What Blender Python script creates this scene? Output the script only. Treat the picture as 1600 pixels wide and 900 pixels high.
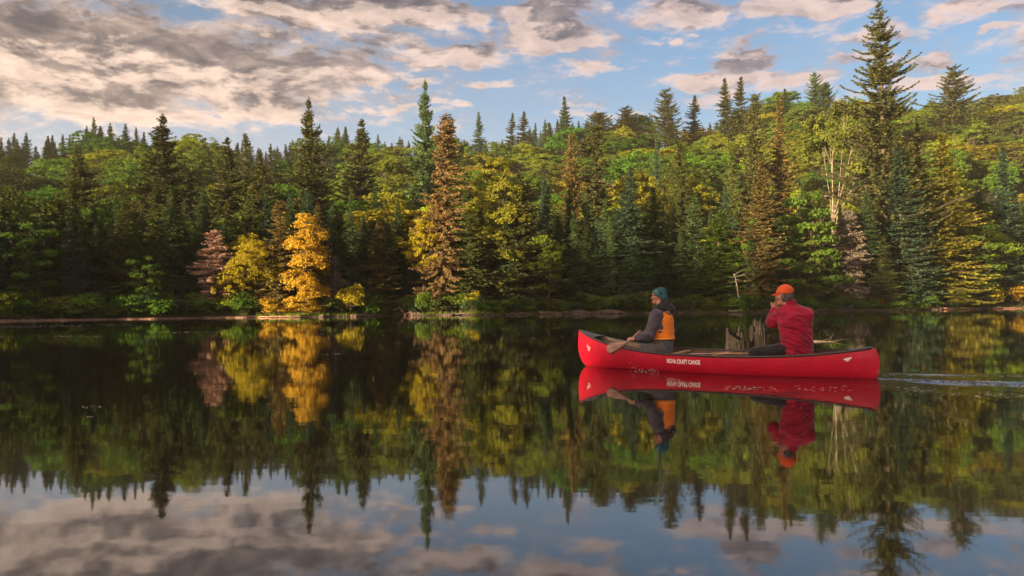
import bpy, math, random
import numpy as np
from mathutils import Matrix, Vector, noise
rng = np.random.default_rng(7)
random.seed(7)
PI = math.pi
scene = bpy.context.scene
C = scene.collection
for o in list(bpy.data.objects):
    bpy.data.objects.remove(o)

# ------------------------------------------------------------------ camera
F = 1300.0                       # focal length in pixels of the 1600 px wide photograph
PITCH = math.atan(28 / F)
ROLL = -math.radians(0.40)
cam_d = bpy.data.cameras.new('camera')
cam_d.lens = 36.0 * F / 1600.0
cam_d.sensor_width = 36.0
cam_d.clip_start = 0.05
cam_d.clip_end = 6000
cam = bpy.data.objects.new('camera', cam_d)
C.objects.link(cam)
CAM_M = (Matrix.Translation((0, 0, 1.0)) @ Matrix.Rotation(PI / 2 + PITCH, 4, 'X') @ Matrix.Rotation(ROLL, 4, 'Z'))
cam.matrix_world = CAM_M
scene.camera = cam
CAM_R = np.array(CAM_M.to_3x3())
CAM_P = np.array([0, 0, 1.0])

def ray(x, y):
    d = CAM_R @ np.array([(x - 800) / F, -(y - 450) / F, -1.0])
    return d
def at_depth(x, y, D):
    d = ray(x, y); return CAM_P + d * (D / d[1])
def on_water(x, y):
    d = ray(x, y); return CAM_P + d * (-1.0 / d[2])
def to_px(p):
    q = CAM_R.T @ (np.asarray(p, float) - CAM_P)
    return 800 + F * q[0] / -q[2], 450 - F * q[1] / -q[2]

# ------------------------------------------------------------------ light
SUN_AZ = math.radians(-135.0)    # measured from +Y towards +X
SUN_EL = math.radians(6.5)
S = Vector((math.sin(SUN_AZ) * math.cos(SUN_EL), math.cos(SUN_AZ) * math.cos(SUN_EL), math.sin(SUN_EL)))
sd = bpy.data.lights.new('sun', 'SUN')
sd.energy = 5.0
sd.angle = math.radians(0.5)
sd.color = (1.0, 0.70, 0.38)
sun = bpy.data.objects.new('sun', sd)
C.objects.link(sun)
sun.rotation_euler = (-S).to_track_quat('-Z', 'Y').to_euler()

scene.view_settings.view_transform = 'Standard'
scene.view_settings.look = 'None'
scene.view_settings.gamma = 1.0
scene.view_settings.exposure = 2.08
scene.cycles.max_bounces = 6
scene.cycles.diffuse_bounces = 3
scene.cycles.glossy_bounces = 3
scene.cycles.transmission_bounces = 4
scene.cycles.transparent_max_bounces = 4
scene.cycles.sample_clamp_indirect = 4.0

world = bpy.data.worlds.new('World')
scene.world = world
world.use_nodes = True

class NT:
    """small helper for writing node trees"""
    def __init__(s, tree): s.t = tree; s.n = tree.nodes; s.l = tree.links
    def node(s, ty, **kw):
        n = s.n.new(ty)
        for k, v in kw.items(): setattr(n, k, v)
        return n
    def put(s, sock, v):
        if isinstance(v, bpy.types.NodeSocket): s.l.new(v, sock)
        elif v is not None: sock.default_value = v
    def m(s, op, a, b=None, c=None, clamp=False):
        n = s.node('ShaderNodeMath', operation=op, use_clamp=clamp)
        s.put(n.inputs[0], a)
        if b is not None: s.put(n.inputs[1], b)
        if c is not None: s.put(n.inputs[2], c)
        return n.outputs[0]
    def vm(s, op, a, b=None):
        n = s.node('ShaderNodeVectorMath', operation=op)
        s.put(n.inputs[0], a)
        if b is not None: s.put(n.inputs[1], b)
        return n.outputs['Value'] if op == 'LENGTH' else n.outputs[0]
    def noise(s, vec, scale, detail=4, rough=0.55, dist=0.0, out=0):
        n = s.node('ShaderNodeTexNoise')
        if vec is not None: s.l.new(vec, n.inputs['Vector'])
        n.inputs['Scale'].default_value = scale; n.inputs['Detail'].default_value = detail
        n.inputs['Roughness'].default_value = rough; n.inputs['Distortion'].default_value = dist
        return n.outputs[out]
    def ramp(s, fac, a, b, c0=0.0, c1=1.0, smooth=True):
        n = s.node('ShaderNodeMapRange', interpolation_type='SMOOTHSTEP' if smooth else 'LINEAR')
        s.put(n.inputs['Value'], fac); n.inputs['From Min'].default_value = a; n.inputs['From Max'].default_value = b
        n.inputs['To Min'].default_value = c0; n.inputs['To Max'].default_value = c1
        return n.outputs[0]
    def mix(s, fac, a, b, mode='MIX'):
        n = s.node('ShaderNodeMix', data_type='RGBA', blend_type=mode)
        s.put(n.inputs[0], fac); s.put(n.inputs[6], a); s.put(n.inputs[7], b)
        return n.outputs[2]

def azel(x, y):
    d = ray(x, y); d = d / np.linalg.norm(d)
    return math.atan2(d[0], d[1]), math.asin(d[2])

# clouds: (x, y, rx, ry, weight) as seen in the photograph, turned into directions of the sky
CLOUDS = [(190, 95, 380, 90, 1.25), (120, 100, 240, 40, 1.3), (420, 110, 220, 36, 1.1), (150, 160, 260, 26, 1.0), (60, 150, 190, 45, .9), (400, 165, 150, 30, .9), (330, 60, 260, 50, .55), (560, 18, 280, 40, 1.2),
          (640, 84, 170, 26, .85), (500, 185, 130, 16, .5), (870, 57, 105, 32, 1.1), (800, 18, 170, 22, .8), (560, 128, 90, 13, .7),
          (640, 130, 60, 12, .6), (590, 172, 60, 10, .7), (700, 162, 50, 9, .5), (1060, 22, 95, 32, .95), (1005, 62, 45, 10, .7),
          (920, 110, 55, 14, .65), (1180, 88, 52, 24, .95), (1120, 122, 110, 17, .85), (1230, 132, 70, 18, .75),
          (1250, 4, 130, 18, 1.1), (1505, 16, 60, 17, .85), (1556, 45, 22, 11, .8), (1390, 52, 70, 20, .7), (1350, 100, 70, 13, .7),
          (1430, 97, 60, 12, .7), (1450, 132, 70, 12, .6), (1130, 148, 80, 12, .5), (920, 185, 120, 10, .35), (780, 130, 26, 8, .5),
          (150, 185, 160, 10, .5), (1640, 60, 80, 30, .6), (1065, 64, 18, 8, .6), (-250, 80, 300, 120, .9), (400, -160, 500, 130, .9),
          (1200, -150, 260, 80, .8), (1900, 40, 160, 60, .7)]

def build_world():
    g = bpy.data.node_groups.new('cloud_density', 'ShaderNodeTree')
    g.interface.new_socket('Dir', in_out='INPUT', socket_type='NodeSocketVector')
    g.interface.new_socket('Density', in_out='OUTPUT', socket_type='NodeSocketFloat')
    t = NT(g)
    gi = t.node('NodeGroupInput'); go = t.node('NodeGroupOutput')
    v = gi.outputs[0]
    st = t.vm('MULTIPLY', v, (1.0, 2.4, 1.0))
    w = t.noise(st, 11.0, 4, .6, 0.0, 1)
    w = t.vm('MULTIPLY', t.vm('SUBTRACT', w, (.5, .5, .5)), (.12, .05, 0))
    vw = t.vm('ADD', v, w)
    tot = None
    for (x, y, rx, ry, wt) in CLOUDS:
        a, e = azel(x, y)
        r = t.vm('LENGTH', t.vm('MULTIPLY', t.vm('SUBTRACT', vw, (a, e, 0)), (F / rx * .92, F / ry, 0)))
        b = t.ramp(r, 1.15, .25, 0.0, wt)
        tot = b if tot is None else t.m('MAXIMUM', tot, b)
    n1 = t.noise(st, 10.0, 9, .66, .4)
    n2 = t.noise(st, 30.0, 6, .6, .2)
    # broken cloud goes on outside the picture, its cover raised for fill light
    sp = t.node('ShaderNodeSeparateXYZ'); t.l.new(v, sp.inputs[0])
    away = t.m('MAXIMUM', t.ramp(t.m('ABSOLUTE', sp.outputs[0]), .62, 1.0), t.ramp(sp.outputs[1], .38, .6))
    tot = t.m('MAXIMUM', tot, t.m('MULTIPLY', away, .75))
    d = t.m('ADD', t.m('MULTIPLY', tot, .70), t.m('MULTIPLY', t.m('SUBTRACT', n1, .5), 2.1))
    d = t.m('ADD', d, t.m('MULTIPLY', t.m('SUBTRACT', n2, .5), .9))
    t.l.new(d, go.inputs[0])
    t = NT(world.node_tree)
    t.n.clear()
    out = t.node('ShaderNodeOutputWorld'); bg = t.node('ShaderNodeBackground')
    t.l.new(bg.outputs[0], out.inputs[0])
    sky = t.node('ShaderNodeTexSky', sky_type='NISHITA')
    sky.sun_disc = False; sky.sun_elevation = SUN_EL; sky.sun_rotation = SUN_AZ
    sky.air_density = 1.0; sky.dust_density = 1.6; sky.ozone_density = 3.0
    tc = t.node('ShaderNodeTexCoord').outputs['Generated']
    sep = t.node('ShaderNodeSeparateXYZ'); t.l.new(tc, sep.inputs[0])
    az = t.m('ARCTAN2', sep.outputs[0], sep.outputs[1])
    el = t.m('ARCSINE', sep.outputs[2])
    comb = t.node('ShaderNodeCombineXYZ'); t.l.new(az, comb.inputs[0]); t.l.new(el, comb.inputs[1])
    def dens(vec):
        n = t.node('ShaderNodeGroup'); n.node_tree = g; t.l.new(vec, n.inputs[0]); return n.outputs[0]
    d0 = dens(comb.outputs[0])
    d1 = dens(t.vm('ADD', comb.outputs[0], (-.016, -.014, 0)))
    alpha = t.ramp(d0, -.03, .54)
    edge = t.ramp(t.m('SUBTRACT', d0, d1), -.12, .36)            # the side towards the low sun
    thin = t.ramp(d0, .62, .22)
    tex = t.noise(t.vm('MULTIPLY', comb.outputs[0], (1, 2.6, 1)), 16.0, 7, .65, .5)
    lit = t.m('ADD', t.m('MULTIPLY', edge, .62), t.m('MULTIPLY', thin, .35))
    lit = t.m('ADD', lit, t.m('ADD', t.m('MULTIPLY', t.m('SUBTRACT', tex, .47), 1.9), t.m('SUBTRACT', t.ramp(el, .24, .06, 0.0, .22), t.m('MULTIPLY', t.ramp(el, .17, .34), t.ramp(az, .25, -.15, .0, .14)))))
    lit = t.ramp(lit, -.42, 1.15)
    # cloud greys are mauve; sunlit parts peach, warmer on the left where the sun goes down
    warm = t.ramp(az, .25, -.55)
    bright = t.mix(warm, (3.7, 2.85, 2.6, 1), (5.4, 4.0, 3.1, 1))
    grey = t.mix(warm, (.40, .42, .66, 1), (.46, .40, .46, 1))
    cc = t.mix(lit, grey, bright)
    # unseen clouds near the low sun (behind the camera, left) brightened to fill shade
    dt = t.node('ShaderNodeVectorMath', operation='DOT_PRODUCT'); t.l.new(tc, dt.inputs[0]); dt.inputs[1].default_value = tuple(S)
    near = t.m('POWER', t.m('MAXIMUM', dt.outputs['Value'], 0.0), 2.0)
    cc = t.vm('MULTIPLY', cc, t.vm('ADD', t.vm('MULTIPLY', (5.2, 4.2, 3.5), near), (1, 1, 1)))
    base = sky.outputs[0]
    glow = t.m('MULTIPLY', t.ramp(el, .38, .05), t.ramp(az, .5, -.6, .15, 1.0))
    base = t.mix(t.m('MULTIPLY', glow, .5), base, (4.6, 4.3, 4.3, 1))
    veil = t.ramp(t.noise(t.vm('MULTIPLY', comb.outputs[0], (1, 3.5, 1)), 5.0, 8, .62, .8), .40, .80, .0, .32)
    base = t.mix(veil, base, (1.9, 1.95, 2.35, 1))
    col = t.mix(t.m('MULTIPLY', alpha, .96), base, cc)
    bl = t.ramp(sep.outputs[2], -.02, .0)
    col = t.mix(bl, (0.3, .3, .3, 1), col)
    t.l.new(col, bg.inputs[0])
    bg.inputs[1].default_value = 0.056
    world.cycles.sampling_method = "MANUAL"; world.cycles.sample_map_resolution = 512
build_world()

# ------------------------------------------------------------------ helpers
def tag(o, label=None, cat=None, group=None, kind=None):
    if label: o['label'] = label
    if cat: o['category'] = cat
    if group: o['group'] = group
    if kind: o['kind'] = kind
    return o
def link(o, parent=None):
    C.objects.link(o)
    if parent is not None: o.parent = parent
    return o
def empty(name, loc=(0, 0, 0)):
    o = bpy.data.objects.new(name, None); o.empty_display_size = .2; o.location = loc
    return link(o)
def np_mesh(name, V, faces, mats, smooth=False, midx=None):
    """faces: list of (n,k) integer arrays"""
    V = np.asarray(V, np.float32)
    me = bpy.data.meshes.new(name)
    me.vertices.add(len(V)); me.vertices.foreach_set('co', V.ravel())
    loops = np.concatenate([f.ravel() for f in faces]).astype(np.int32)
    tot = np.concatenate([np.full(len(f), f.shape[1], np.int32) for f in faces])
    start = np.concatenate([[0], np.cumsum(tot)[:-1]]).astype(np.int32)
    me.loops.add(len(loops)); me.loops.foreach_set('vertex_index', loops)
    me.polygons.add(len(tot)); me.polygons.foreach_set('loop_start', start)
    if midx is not None: me.polygons.foreach_set('material_index', np.asarray(midx, np.int32))
    me.update(calc_edges=True); me.validate()
    me.polygons.foreach_set('use_smooth', np.full(len(me.polygons), smooth))
    for m in (mats if isinstance(mats, (list, tuple)) else [mats]): me.materials.append(m)
    return me
def mesh_obj(name, me, parent=None, loc=None):
    o = bpy.data.objects.new(name, me)
    if loc is not None: o.location = loc
    return link(o, parent)
class MB:
    """collects pieces of geometry for one mesh"""
    def __init__(s): s.V = []; s.Q = []; s.T = []; s.n = 0
    def add(s, V, Q=None, T=None):
        V = np.asarray(V, float).reshape(-1, 3)
        if Q is not None and len(Q): s.Q.append(np.asarray(Q) + s.n)
        if T is not None and len(T): s.T.append(np.asarray(T) + s.n)
        s.V.append(V); s.n += len(V)
    def tube(s, pts, rad, seg=8, cap=True, flat=None):
        pts = np.asarray(pts, float); n = len(pts)
        rad = np.broadcast_to(np.asarray(rad, float), (n,))
        tan = np.gradient(pts, axis=0); tan /= np.linalg.norm(tan, axis=1)[:, None] + 1e-9
        up = np.array([0, 0, 1.0]) if abs(tan[0][2]) < .9 else np.array([1.0, 0, 0])
        V = []
        for i in range(n):
            a = np.cross(tan[i], up); a /= np.linalg.norm(a) + 1e-9
            b = np.cross(a, tan[i]); up = b
            th = np.arange(seg) * 2 * PI / seg
            fl = flat if flat else 1.0
            V.append(pts[i] + rad[i] * (np.cos(th)[:, None] * a + fl * np.sin(th)[:, None] * b))
        V = np.concatenate(V)
        i, j = np.meshgrid(np.arange(n - 1), np.arange(seg), indexing='ij')
        j2 = (j + 1) % seg
        Q = np.stack([i * seg + j, i * seg + j2, (i + 1) * seg + j2, (i + 1) * seg + j], -1).reshape(-1, 4)
        T = []
        if cap:
            V = np.concatenate([V, pts[:1], pts[-1:]]); c0 = n * seg; c1 = c0 + 1
            for k in range(seg):
                T.append((c0, (k + 1) % seg, k)); T.append((c1, (n - 1) * seg + k, (n - 1) * seg + (k + 1) % seg))
        s.add(V, Q, T)
    def box(s, c, d, R=None):
        P = np.array([[x, y, z] for x in (-.5, .5) for y in (-.5, .5) for z in (-.5, .5)]) * np.array(d)
        if R is not None: P = P @ np.array(R).T
        s.add(P + np.array(c), [[0, 1, 3, 2], [4, 6, 7, 5], [0, 4, 5, 1], [2, 3, 7, 6], [0, 2, 6, 4], [1, 5, 7, 3]])
    def mesh(s, name, mats, smooth=False):
        V = np.concatenate(s.V); f = []
        if s.T: f.append(np.concatenate(s.T))
        if s.Q: f.append(np.concatenate(s.Q))
        return np_mesh(name, V, f, mats, smooth)
    def build(s, name, mats, parent=None, smooth=False):
        return mesh_obj(name, s.mesh(name, mats, smooth), parent)

# ------------------------------------------------------------------ materials
def new_mat(name):
    m = bpy.data.materials.new(name); m.use_nodes = True
    t = NT(m.node_tree); t.n.clear()
    out = t.node('ShaderNodeOutputMaterial')
    return m, t, out
def pbr(name, col, rough=.6, var=.15, scale=8.0, bump=0.0, bscale=40.0, spec=.5, col2=None, stretch=None, metal=0.0, coat=0.0, sheen=0.0):
    m, t, out = new_mat(name)
    b = t.node('ShaderNodeBsdfPrincipled')
    tc = t.node('ShaderNodeTexCoord').outputs['Object']
    if stretch: tc = t.vm('MULTIPLY', tc, stretch)
    n = t.noise(tc, scale, 5, .6)
    c2 = col2 if col2 else tuple(c * (1 - var * 1.6) for c in col)
    f = t.ramp(n, .3, .7)
    c = t.mix(f, (*c2, 1), (*[min(1, x * (1 + var * .4)) for x in col], 1))
    t.l.new(c, b.inputs['Base Color'])
    b.inputs['Roughness'].default_value = rough
    b.inputs['Specular IOR Level'].default_value = spec
    b.inputs['Metallic'].default_value = metal
    b.inputs['Coat Weight'].default_value = coat
    b.inputs['Sheen Weight'].default_value = sheen
    if bump:
        bn = t.node('ShaderNodeBump'); bn.inputs['Strength'].default_value = 1.0; bn.inputs['Distance'].default_value = bump
        t.l.new(t.noise(tc, bscale, 5, .6), bn.inputs['Height']); t.l.new(bn.outputs[0], b.inputs['Normal'])
    t.l.new(b.outputs[0], out.inputs[0])
    return m

def foliage_mat(name, transl=.3, spread=.35, hue=(1.25, 1.0, .7)):
    """leaf colour is the object's own colour, varied leaf by leaf and clump by clump"""
    m, t, out = new_mat(name)
    oi = t.node('ShaderNodeObjectInfo'); geo = t.node('ShaderNodeNewGeometry')
    tc = t.node('ShaderNodeTexCoord').outputs['Object']
    n = t.noise(t.vm('ADD', tc, oi.outputs['Location']), .45, 3, .6)
    k = t.m('ADD', t.m('MULTIPLY', geo.outputs['Random Per Island'], spread), t.m('MULTIPLY', n, .9))
    k = t.m('ADD', k, .62 - spread * .4)
    k = t.m('MULTIPLY', k, t.m('ADD', t.m('MULTIPLY', oi.outputs['Random'], .3), .85))
    col = t.mix(1.0, oi.outputs['Color'], k, 'MULTIPLY')
    tint = t.mix(t.ramp(n, .45, .65), (1, 1, 1, 1), (*hue, 1))
    col = t.mix(1.0, col, tint, 'MULTIPLY')
    d = t.node('ShaderNodeBsdfDiffuse'); tr = t.node('ShaderNodeBsdfTranslucent'); mx = t.node('ShaderNodeMixShader')
    t.l.new(col, d.inputs[0]); t.l.new(col, tr.inputs[0]); mx.inputs[0].default_value = transl
    t.l.new(d.outputs[0], mx.inputs[1]); t.l.new(tr.outputs[0], mx.inputs[2]); t.l.new(mx.outputs[0], out.inputs[0])
    return m
M_NEEDLE = foliage_mat('needles', .15, .5, (1.12, 1.0, .85))
M_LEAF = foliage_mat('leaves', .4, .4, (1.05, 1.0, .75))
M_BARK = pbr('bark', (.10, .075, .06), .9, .4, 3.0, .02, 20.0, stretch=(3, 3, .6))
M_BIRCH = pbr('birch_bark', (.24, .21, .17), .8, .3, 2.0, .01, 20.0, col2=(.10, .08, .07), stretch=(1, 1, 2))
M_DEAD = pbr('dead_wood', (.17, .155, .145), .9, .4, 3.0, .01, 20.0)
M_DRIFT = pbr('drift_wood', (.15, .12, .10), .85, .4, 3.0, .02, 20.0)

# ------------------------------------------------------------------ terrain
def lerp_tab(x, tab): return np.interp(x, [a for a, b in tab], [b for a, b in tab])
SHORE = [(-100, 69), (0, 71), (200, 77), (300, 83), (345, 84), (385, 82), (480, 84), (560, 88), (620, 91), (800, 93), (1000, 97), (1200, 101), (1400, 114), (1600, 135), (1750, 142)]
def px_of_az(az): return 800 + F * np.tan(az)
_azt = [(-180, 210), (-150, 170), (-125, 118), (-112, 100), (-104, 105), (-95, 150), (-70, 140), (-62, 92), (-54, 82), (-50, 74), (-47, 74), (-44.5, 80), (-42, 104), (-38, 98), (-34.5, 69 / math.cos(math.radians(34.5)))]  # includes an unseen point of land at the left, shaped to carry shading trees
_ps = [(math.degrees(math.atan((p - 800) / F)), d) for p, d in SHORE]
_shore_deg = [a for a, r in _azt] + [a for a, d in _ps if -34 < a < 36.1] + [45, 70, 110, 150, 180]
_shore_r = [r for a, r in _azt] + [d / math.cos(math.radians(a)) for a, d in _ps if -34 < a < 36.1] + [190, 210, 240, 230, 210]
def shore_r(az):
    return np.interp(np.degrees(az), _shore_deg, _shore_r) + .8 * np.sin(az * 37) + .5 * np.sin(az * 83 + 1) + .25 * np.sin(az * 211 + 2)
_Ht = [(-180, 14), (-120, 10), (-80, 8), (-50, 10), (-40, 25), (-32, 43), (-17, 47), (0, 53), (17, 62), (32, 70), (50, 72), (90, 50), (140, 25), (180, 14)]
def hill_h(az): return np.interp(np.degrees(az), [a for a, b in _Ht], [b for a, b in _Ht])
def ground(az, r):
    e = r - shore_r(az)
    H = hill_h(az)
    up = np.clip(e, 0, None)
    g = np.where(e < 0, np.maximum(e * .25, -2.0), .12 + .9 * (1 - np.exp(-up / 6.0)))
    k = np.clip((e - 12) / 215, 0, 1)
    g = g + H * (k * .55 + (k * k * (3 - 2 * k)) * .45) * (e > 0)
    g = g + np.clip(e / 60, 0, 1) * (2.2 * np.sin(az * 23 + r * .02) + 1.6 * np.sin(az * 51 + 2 - r * .03))
    return g
def gxy(x, y):
    return float(ground(np.array(math.atan2(x, y)), np.array(math.hypot(x, y))))

def build_terrain():
    az = np.concatenate([np.radians(np.arange(-180, -40, 2.0)), np.radians(np.arange(-40, 42, .25)), np.radians(np.arange(42, 180.1, 2.0))])
    off = np.concatenate([[-8, -3, -1, -.4, -.15, -.05, .02, .1, .3, .6, 1, 1.6, 2.5, 4, 6, 9], np.arange(12, 260, 8.0), [280, 320, 400, 600, 1000, 2500]])
    A, O = np.meshgrid(az, off, indexing='ij')
    R = shore_r(A) + O
    Z = ground(A, R)
    V = np.stack([R * np.sin(A), R * np.cos(A), Z], -1)
    n, k = A.shape
    i, j = np.meshgrid(np.arange(n - 1), np.arange(k - 1), indexing='ij')
    Q = np.stack([i * k + j, i * k + j + 1, (i + 1) * k + j + 1, (i + 1) * k + j], -1).reshape(-1, 4)
    m, t, out = new_mat('forest_floor')
    b = t.node('ShaderNodeBsdfPrincipled')
    geo = t.node('ShaderNodeNewGeometry').outputs['Position']
    sep = t.node('ShaderNodeSeparateXYZ'); t.l.new(geo, sep.inputs[0])
    n1 = t.noise(geo, .6, 5, .6); n2 = t.noise(geo, 4.0, 5, .6)
    moss = t.mix(t.ramp(n1, .35, .65), (.030, .035, .015, 1), (.05, .04, .022, 1))
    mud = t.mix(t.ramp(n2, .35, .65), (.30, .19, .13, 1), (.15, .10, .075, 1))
    mud = t.mix(t.ramp(t.m('ADD', sep.outputs[0], t.m('MULTIPLY', n1, 9.0)), -24, -16), mud, t.mix(t.ramp(n1, .5, .7), (.035, .028, .02, 1), (.10, .07, .05, 1)))  # mud paler at the left: low sun on that strip put into the colour
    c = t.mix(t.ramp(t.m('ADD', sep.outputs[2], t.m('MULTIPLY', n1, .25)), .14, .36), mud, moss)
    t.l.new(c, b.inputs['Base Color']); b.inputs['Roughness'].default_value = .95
    bn = t.node('ShaderNodeBump'); bn.inputs['Distance'].default_value = .1; t.l.new(n2, bn.inputs['Height']); t.l.new(bn.outputs[0], b.inputs['Normal'])
    t.l.new(b.outputs[0], out.inputs[0])
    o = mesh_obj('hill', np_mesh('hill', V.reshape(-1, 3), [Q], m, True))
    tag(o, kind='structure')
build_terrain()

# ------------------------------------------------------------------ canoe frame (needed by the wake too)
BOW = on_water(914, 572); STERN = on_water(1370, 592)
E1 = (STERN - BOW); LW = np.linalg.norm(E1); E1 = E1 / LW
E2 = np.array([-E1[1], E1[0], 0.0])           # away from the camera side
CEN = (BOW + STERN) / 2
HEEL = math.radians(2.6)
CANOE_M = Matrix(((E1[0], E2[0], 0, CEN[0]), (E1[1], E2[1], 0, CEN[1]), (0, 0, 1, 0), (0, 0, 0, 1)))
CANOE_MH = CANOE_M @ Matrix.Rotation(HEEL, 4, 'X')

# ------------------------------------------------------------------ water
def build_water():
    def lines(lo, hi, flo, fhi, step):
        a = np.arange(flo, fhi, step); l = []; s = step; x = flo
        while x > lo: s = min(s * 1.18, 60); x -= s; l.append(x)
        r = []; s = step; x = a[-1]
        while x < hi: s = min(s * 1.18, 60); x += s; r.append(x)
        return np.concatenate([l[::-1], a, r])
    xs = lines(-420, 520, -.6, 9.2, .028); ys = lines(-420, 420, 6.6, 15.6, .030)
    X, Y = np.meshgrid(xs, ys, indexing='ij')
    u = (X - CEN[0]) * E1[0] + (Y - CEN[1]) * E1[1]          # along, + towards the stern
    v = (X - CEN[0]) * E2[0] + (Y - CEN[1]) * E2[1]          # across
    half = LW / 2
    Z = np.zeros_like(X)
    n3 = np.sin(u * 3.1 + np.sin(v * 5) * 1.3) * np.sin(u * 1.7 + 2)
    # turbulent band straight behind the stern
    ub = u - half
    wid = .09 + .05 * np.clip(ub, 0, 6)
    band = np.exp(-(v / wid) ** 2) * (ub > 0) * np.exp(-np.clip(ub, 0, 9) / 5)
    Z += .030 * band * (np.sin(u * 38 + 5 * np.sin(v * 17)) * .5 + np.sin(v * 75 + 4 * np.sin(u * 9)) * .6)
    # diverging bow and stern waves
    for (u0, amp, ang) in ((-half + .1, .015, .21), (half - .25, .012, .17), (-half + 1.4, .008, .15)):
        du = u - u0
        for sgn in (-1, 1):
            q = sgn * v - ang * du - .05
            env = np.exp(-(q / (.09 + .035 * np.clip(du, 0, 9))) ** 2) * np.clip(du * 1.5, 0, 1) * np.exp(-np.clip(du, 0, 20) / 5.5)
            Z += amp * env * np.sin(q * 32 + 1.2 * np.sin(du * 2.3)) * (.6 + .4 * n3)
    # rings where the paddle drips
    for (px, py, a, w) in ((1003, 583, .006, 60), (1030, 590, .004, 45), (1180, 606, .0018, 30), (1240, 612, .0016, 34)):
        c = on_water(px, py); r = np.hypot(X - c[0], Y - c[1])
        Z += a * np.exp(-(r / .32) ** 2) * np.sin(r * w)
    fade = np.clip((X + .6) / .8, 0, 1) * np.clip((9.2 - X) / 1.0, 0, 1) * np.clip((Y - 6.6) / .8, 0, 1) * np.clip((15.6 - Y) / .8, 0, 1)
    Z *= fade
    n, k = X.shape
    V = np.stack([X, Y, Z], -1).reshape(-1, 3)
    i, j = np.meshgrid(np.arange(n - 1), np.arange(k - 1), indexing='ij')
    Q = np.stack([i * k + j, (i + 1) * k + j, (i + 1) * k + j + 1, i * k + j + 1], -1).reshape(-1, 4)
    m, t, out = new_mat('lake_water')
    geo = t.node('ShaderNodeNewGeometry').outputs['Position']
    h1 = t.noise(t.vm('MULTIPLY', geo, (.55, 1.0, 1)), 2.2, 2, .5)
    h2 = t.noise(t.vm('MULTIPLY', geo, (.30, 1.0, 1)), 9.0, 2, .5)
    patch = t.ramp(t.noise(t.vm('MULTIPLY', geo, (.4, 1.0, 1)), .18, 2, .5), .40, .72, .3, 2.4)
    h = t.m('ADD', t.m('MULTIPLY', h1, .0008), t.m('MULTIPLY', t.m('MULTIPLY', h2, patch), .00016))
    bn = t.node('ShaderNodeBump'); bn.inputs['Strength'].default_value = 1.0; bn.inputs['Distance'].default_value = 1.0
    t.l.new(h, bn.inputs['Height'])
    b = t.node('ShaderNodeBsdfPrincipled')
    b.inputs['Base Color'].default_value = (.009, .008, .006, 1)
    b.inputs['Roughness'].default_value = .03
    b.inputs['IOR'].default_value = 1.85
    t.l.new(bn.outputs[0], b.inputs['Normal'])
    t.l.new(b.outputs[0], out.inputs[0])
    o = mesh_obj('lake_water', np_mesh('lake_water', V, [Q], m, True))
    tag(o, kind='structure')
build_water()

# ------------------------------------------------------------------ tree builders
def kites(base, dirs, side, ln, wd):
    """needle sprays: kite shaped quads"""
    b = base; tip = base + dirs * ln[:, None]; mid = base + dirs * (ln * .45)[:, None]
    V = np.stack([b, mid + side * wd[:, None] * .5, tip, mid - side * wd[:, None] * .5], 1)
    return V.reshape(-1, 3), np.arange(len(b) * 4).reshape(-1, 4)
def unit(v): return v / (np.linalg.norm(v, axis=-1, keepdims=True) + 1e-9)

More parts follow.
